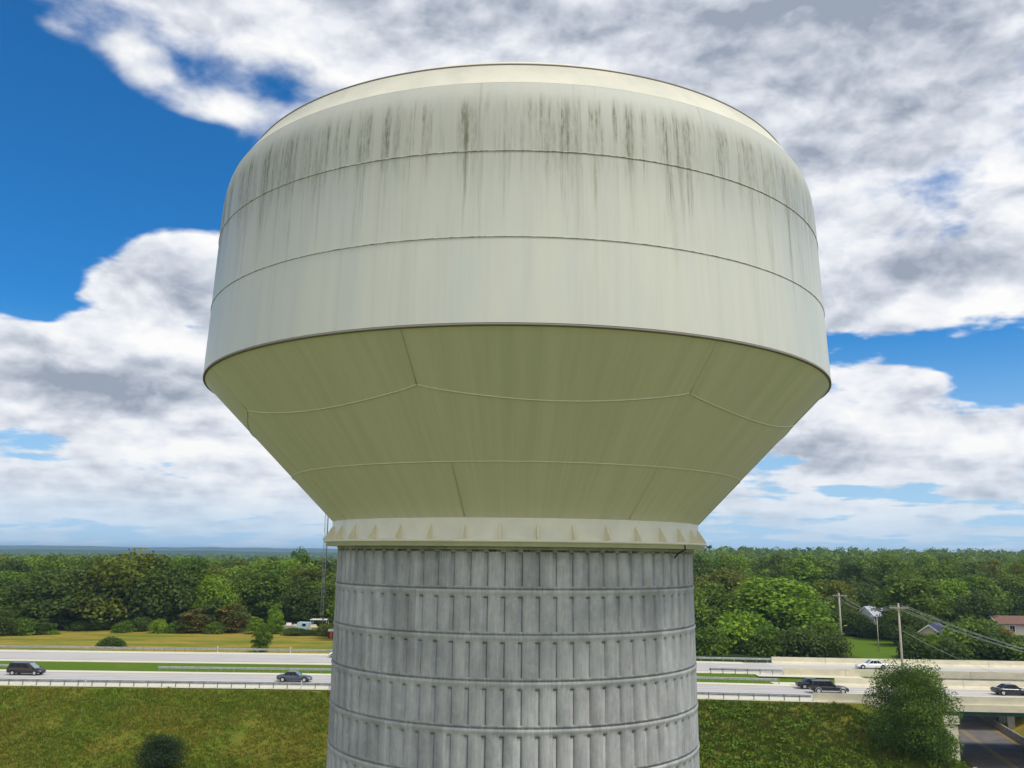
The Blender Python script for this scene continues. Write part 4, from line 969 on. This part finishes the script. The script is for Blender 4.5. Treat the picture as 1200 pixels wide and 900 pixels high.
# thin pale lamp post on the lawn
lx, ly = on_z(1030, 762, 8.2); lx2, _, lz2 = at_Y(1027, 722, ly)
t = thing('lamp_post', 'thin pale lamp post standing on the bright lawn', 'lamp post', (lx, ly, H1(lx, ly)), 0)
hL = lz2-H1(lx, ly); MB().tube([(0, 0, -.3), (0, 0, hL)], [.11, .07], 8).build('shaft', worn('pale_wood', (.50, .46, .36), (.42, .38, .3), 3), t)
MB().tube([(0, 0, hL-.2), (-.5, 0, hL+.05), (-1.0, 0, hL+.05)], .04, 6).build('arm', GALV, t); MB().box((-1.2, 0, hL+.02), (.6, .24, .14), taper=.8).build('lamp_head', GALV, t)
# lattice mast
mx, my = on_z(377.5, 727, 8.3); my = 235.; mx = at_Y(377.5, 727, my)[0]; mz = H1(mx, my)
t = thing('lattice_mast', 'tall thin steel lattice mast rising behind the tower rim', 'mast', (mx, my, mz)); MAST = worn('mast_steel', (.42, .44, .45), (.30, .31, .33), 1, .5, .4, .3); MASTD = mat('mast_dark_steel', (.10, .11, .13), .5, .4)[0]
Rm = .50; legs = [(Rm*math.cos(a), Rm*math.sin(a)) for a in (R(200), R(320), R(80))]; HM = 62
for k, (a, b_) in enumerate(legs): MB().tube([(a, b_, -.3), (a, b_, HM)], .08, 6).build('leg', MAST if k != 1 else MASTD, t)
mb = MB(); z_ = 0
while z_ < HM-1.1:
    for i in range(3):
        p, q_ = legs[i], legs[(i+1) % 3]; mb.tube([(p[0], p[1], z_), (q_[0], q_[1], z_)], .022, 4); mb.tube([(p[0], p[1], z_), (q_[0], q_[1], z_+1.1)], .022, 4)
    z_ += 1.1
mb.build('lattice', MAST, t); MB().tube([(-.6, -.3, 22.5), (-.6, -.3, 24.5)], .12, 8).build('antenna', WHITE, t)

# ------------------------------------------------------------------ houses and the trailer lot
def house(name, label, x, y, rz, w, d, hw_, hr, wallM, roofM, gable_x=True, wins=(), trim=WHITE, over=.4, chimney=False):
    z0 = H1(x, y); t = thing(name, label, 'house', (x, y, z0), rz)
    mb = MB().box((0, 0, hw_/2-.3), (w, d, hw_+.6))
    if gable_x: mb.add([(sx*w/2, sy*d/2, hw_) for sx in (-1, 1) for sy in (-1, 1)]+[(-w/2, 0, hw_+hr), (w/2, 0, hw_+hr)], [(0, 1, 4), (2, 5, 3), (0, 4, 5, 2), (1, 3, 5, 4)])
    mb.build('wall', wallM, t)
    a, b_ = w/2+over, d/2+over; e = hw_-over*hr/(d/2)+.05; th_ = .16
    MB().add([(-a, -b_, e), (a, -b_, e), (a, 0, hw_+hr+.06), (-a, 0, hw_+hr+.06), (a, b_, e), (-a, b_, e)]+[(-a, -b_, e+th_), (a, -b_, e+th_), (a, 0, hw_+hr+.06+th_), (-a, 0, hw_+hr+.06+th_), (a, b_, e+th_), (-a, b_, e+th_)],
             [(0, 3, 2, 1), (3, 5, 4, 2), (6, 7, 8, 9), (9, 8, 10, 11), (0, 1, 7, 6), (4, 5, 11, 10), (1, 2, 8, 7), (2, 4, 10, 8), (0, 6, 9, 3), (3, 9, 11, 5)]).build('roof', roofM, t)
    for s_ in (-1, 1):
        x_ = s_*(a+.04); MB().add([(x_-.03, -b_, e-.08), (x_+.03, -b_, e-.08), (x_+.03, 0, hw_+hr-.02), (x_-.03, 0, hw_+hr-.02), (x_-.03, b_, e-.08), (x_+.03, b_, e-.08), (x_-.03, -b_, e+th_+.03), (x_+.03, -b_, e+th_+.03), (x_+.03, 0, hw_+hr+th_+.09), (x_-.03, 0, hw_+hr+th_+.09), (x_-.03, b_, e+th_+.03), (x_+.03, b_, e+th_+.03)],
             [(0, 1, 2, 3), (3, 2, 5, 4), (6, 9, 8, 7), (9, 10, 11, 8), (0, 3, 9, 6), (3, 4, 10, 9), (1, 7, 8, 2), (2, 8, 11, 5), (0, 6, 7, 1), (4, 5, 11, 10)]).build('bargeboard', trim, t)
    for (wx, wz, ww, wh, sd_) in wins:
        cx2, cy2, rr = (wx, -d/2-.03, 0) if sd_ == 's' else ((-w/2-.03, wx, math.pi/2) if sd_ == 'w' else (w/2+.03, wx, math.pi/2))
        f = MB().box((cx2, cy2, wz), (ww+.24, .08, wh+.24), rr).build('window', trim, t)
        ox = 0 if sd_ == 's' else (-.05 if sd_ == 'w' else .05); oy = -.05 if sd_ == 's' else 0
        for s_ in (-.25, .25):
            qx, qy = (cx2+s_*ww, cy2+oy) if sd_ == 's' else (cx2+ox, cy2+s_*ww)
            MB().box((qx, qy, wz), (ww*.46, .03, wh), rr).build('pane', GLASS, f)
    MB().box((w*.08, -d/2-.03, 1.05), (1.0, .08, 2.1)).build('door', trim, t)
    if chimney: MB().box((w*.2, d*.1, hw_+hr), (.7, .7, 1.6)).build('chimney', worn('brick', (.30, .13, .09), (.22, .10, .07), 8), t)
    return t
SID = lambda n, a, b_: worn(n, a, b_, 1.2, .8, .15, stretch=(.3, .3, 9))
SHB = worn('brown_shingles', (.22, .13, .10), (.17, .10, .08), 2.5, .95, .05, stretch=(1, 1, 4)); SHN = worn('blue_shingles', (.045, .05, .10), (.07, .075, .12), 2.5, .9, .1, stretch=(1, 1, 4)); SHP = worn('pale_roofing', (.50, .52, .56), (.42, .44, .48), 1.2, .6, .3)
hx, hy = on_z(1190, 741, 8.2); house('ranch_house', 'beige single storey house with brown roof at the right edge', at_Y(1203, 740, 246)[0], 246., -.06, 17.5, 7.0, 2.9, 1.7, SID('beige_siding', (.50, .46, .38), (.44, .40, .33)), SHB, wins=((-5.2, 1.7, 1.3, 1.5, 's'), (-.2+3.6, 1.7, 1.2, 1.4, 's'), (0, 1.8, .9, 1.1, 'w')))
house('house', 'house with dark blue roof and white gable trim among the trees', at_Y(1095, 748, 206)[0], 206., .95, 9.5, 6.4, 3.0, 2.3, SID('tan_siding', (.52, .45, .34), (.46, .40, .30)), SHN, wins=((-2.2, 1.6, 1.1, 1.3, 's'), (1.9, 1.6, 1.1, 1.3, 's'), (-1.2, 1.6, 1.0, 1.3, 'w')))
house('house', 'pale roofed house glimpsed between trees behind the lamp post', at_Y(1024, 740, 243)[0], 243., .5, 5.2, 5.0, 5.0, 2.0, SID('white_siding', (.70, .71, .70), (.62, .63, .62)), SHP, wins=((-1.7, 4.2, 1.1, 1.2, 's'), (1.6, 4.2, 1.1, 1.2, 's')), chimney=True)
shx = at_Y(1176, 742, 238)[0]
t = thing('shed', 'small orange brown shed in front of the beige house', 'shed', (shx, 238., H1(shx, 238.))); RED = worn('orange_wood', (.50, .15, .05), (.42, .12, .04), 2, .8, .1, stretch=(4, 4, .5))
MB().box((0, 0, .8), (3.9, 2.6, 2.0)).build('wall', RED, t); MB().box((0, 0, 1.86), (4.2, 2.9, .12)).build('roof', SHB, t); MB().box((.6, -1.32, .85), (.9, .06, 1.5)).build('door', worn('dark_wood', (.2, .08, .04), (.15, .06, .03), 3), t)
# lot left of the column
def lot(px, Y_): x, _, _ = at_Y(px, 740, Y_); return x, Y_, H1(x, Y_)
x, y, z_ = lot(357.5, 229)
t = thing('camper_trailer', 'pale blue and white camper trailer parked at the field edge', 'camper', (x, y, z_)); mb = MB(); pr_ = [(-1.9, .5), (1.7, .5), (2.0, 1.1), (1.75, 2.5), (-1.6, 2.6), (-1.95, 2.0)]
mb.add([(a, s_*1.0, b_) for s_ in (-1, 1) for a, b_ in pr_], [tuple(range(6)), tuple(range(11, 5, -1))]+[(k, k+6, (k+1) % 6+6, (k+1) % 6) for k in range(6)]); mb.build('body', worn('pale_blue_paint', (.50, .66, .72), (.42, .58, .66), 1), t)
MB().box((-.1, -1.02, 1.95), (.9, .05, .6)).build('window', GLASS, t); MB().box((1.1, -1.02, 1.5), (.6, .05, 1.5)).build('door', WHITE, t)
for s_ in (-1, 1): w = MB().tube([(0, s_*.9, .36), (0, s_*1.08, .36)], .36, 16, False).build('wheel', RUBBER, t)
x, y, z_ = lot(374, 228)
t = thing('canopy', 'white flat canopy on thin posts beside the column', 'canopy', (x, y, z_)); MB().box((0, 0, 3.3), (4.2, 3., .16)).build('roof', WHITE, t)
for a, b_ in ((-1.9, -1.3), (1.9, -1.3), (-1.9, 1.3), (1.9, 1.3)): MB().tube([(a, b_, -.2), (a, b_, 3.25)], .05, 6).build('post', WHITE, t)
def boat(px, Y_, L_, label, M, rz=0.):
    x, y, z_ = lot(px, Y_); t = thing('boat_on_trailer', label, 'boat', (x, y, z_), rz, 'boats and trailers in the lot')
    mb = MB(); stn = [(-.5, .75, .9), (-.2, .85, .85), (.15, .8, .85), (.38, .5, .95), (.5, .05, 1.3)]; vs = []; fs = []
    for a, w, zb2 in stn: vs += [(a*L_, -w, 1.55+abs(a)*.3), (a*L_, -w*.6, zb2), (a*L_, 0, zb2-.2), (a*L_, w*.6, zb2), (a*L_, w, 1.55+abs(a)*.3)]
    for i in range(4):
        for k in range(4): fs.append((i*5+k, (i+1)*5+k, (i+1)*5+k+1, i*5+k+1))
        fs.append((i*5, i*5+4, (i+1)*5+4, (i+1)*5))
    fs.append((0, 1, 2, 3, 4)); mb.add(vs, fs).build('hull', M, t); MB().box((-.05*L_, 0, 1.95), (.32*L_, 1.1, .6), taper=.8).build('cover', M, t)
    MB().box((0, 0, .55), (L_*.9, .12, .12)).build('trailer_frame', GALV, t)
    for s_ in (-1, 1): MB().tube([(-.6, s_*.8, .33), (-.6, s_*.98, .33)], .33, 14, False).build('wheel', RUBBER, t)
boat(339, 231, 4.6, 'white boat on a trailer, leftmost in the lot', WHITE, .3); boat(352, 234, 4.2, 'cream covered boat on a trailer beside the camper', worn('cream_cover', (.66, .60, .42), (.58, .52, .38), 2), -.2)
boat(368, 225.5, 3.6, 'cream boat with pointed bow under the white canopy', worn('cream_hull', (.78, .70, .46), (.70, .64, .44), 2), 1.1)
x, y, z_ = lot(389, 216); t = thing('shed', 'small dark red shed with white roof half behind the column', 'shed', (x, y, z_)); DR = worn('dark_red_wood', (.16, .035, .03), (.12, .03, .025), 3, .8, .1, stretch=(4, 4, .5))
MB().box((0, 0, .75), (1.5, 1.5, 1.7)).build('wall', DR, t); MB().box((0, 0, 1.8), (1.7, 1.7, .45), taper=.8).build('roof', WHITE, t); MB().box((0, -.77, .8), (.6, .05, 1.4)).build('door', RED, t)
# far flat building beyond the woods
x, y, z_ = at_Y(293, 659.5, 690.); z0 = H1(x, y); t = thing('flat_building', 'far white flat roofed building showing above the left wood', 'building', (x, y, z0))
MB().box((0, 0, (z_-z0)/2), (8.5, 14, z_-z0)).build('wall', WHITE, t); MB().box((0, 0, z_-z0+.2), (9.2, 14.8, .5)).build('roof', WHITE, t); MB().box((0, -7.04, z_-z0-1.6), (7.4, .06, .9)).build('window', GLASS, t)

# ------------------------------------------------------------------ air
HAZE = True
if HAZE:
    M = bpy.data.materials.new('haze_air'); M.use_nodes = True; n_t = M.node_tree; n_t.nodes.clear()
    pv = n_t.nodes.new('ShaderNodeVolumePrincipled'); pv.inputs['Color'].default_value = (.48, .72, 1., 1); pv.inputs['Density'].default_value = 1.3e-4; pv.inputs['Anisotropy'].default_value = .1
    ou = n_t.nodes.new('ShaderNodeOutputMaterial'); n_t.links.new(pv.outputs[0], ou.inputs['Volume'])
    M.volume_intersection_method = 'FAST' if hasattr(M, 'volume_intersection_method') else None
    hb = MB().box((0, 4500, 22), (19500, 16000, 100)).build('haze', M); hb['kind'] = 'stuff'; tag(hb, 'faint blue haze in the air over the distant woods', 'haze')
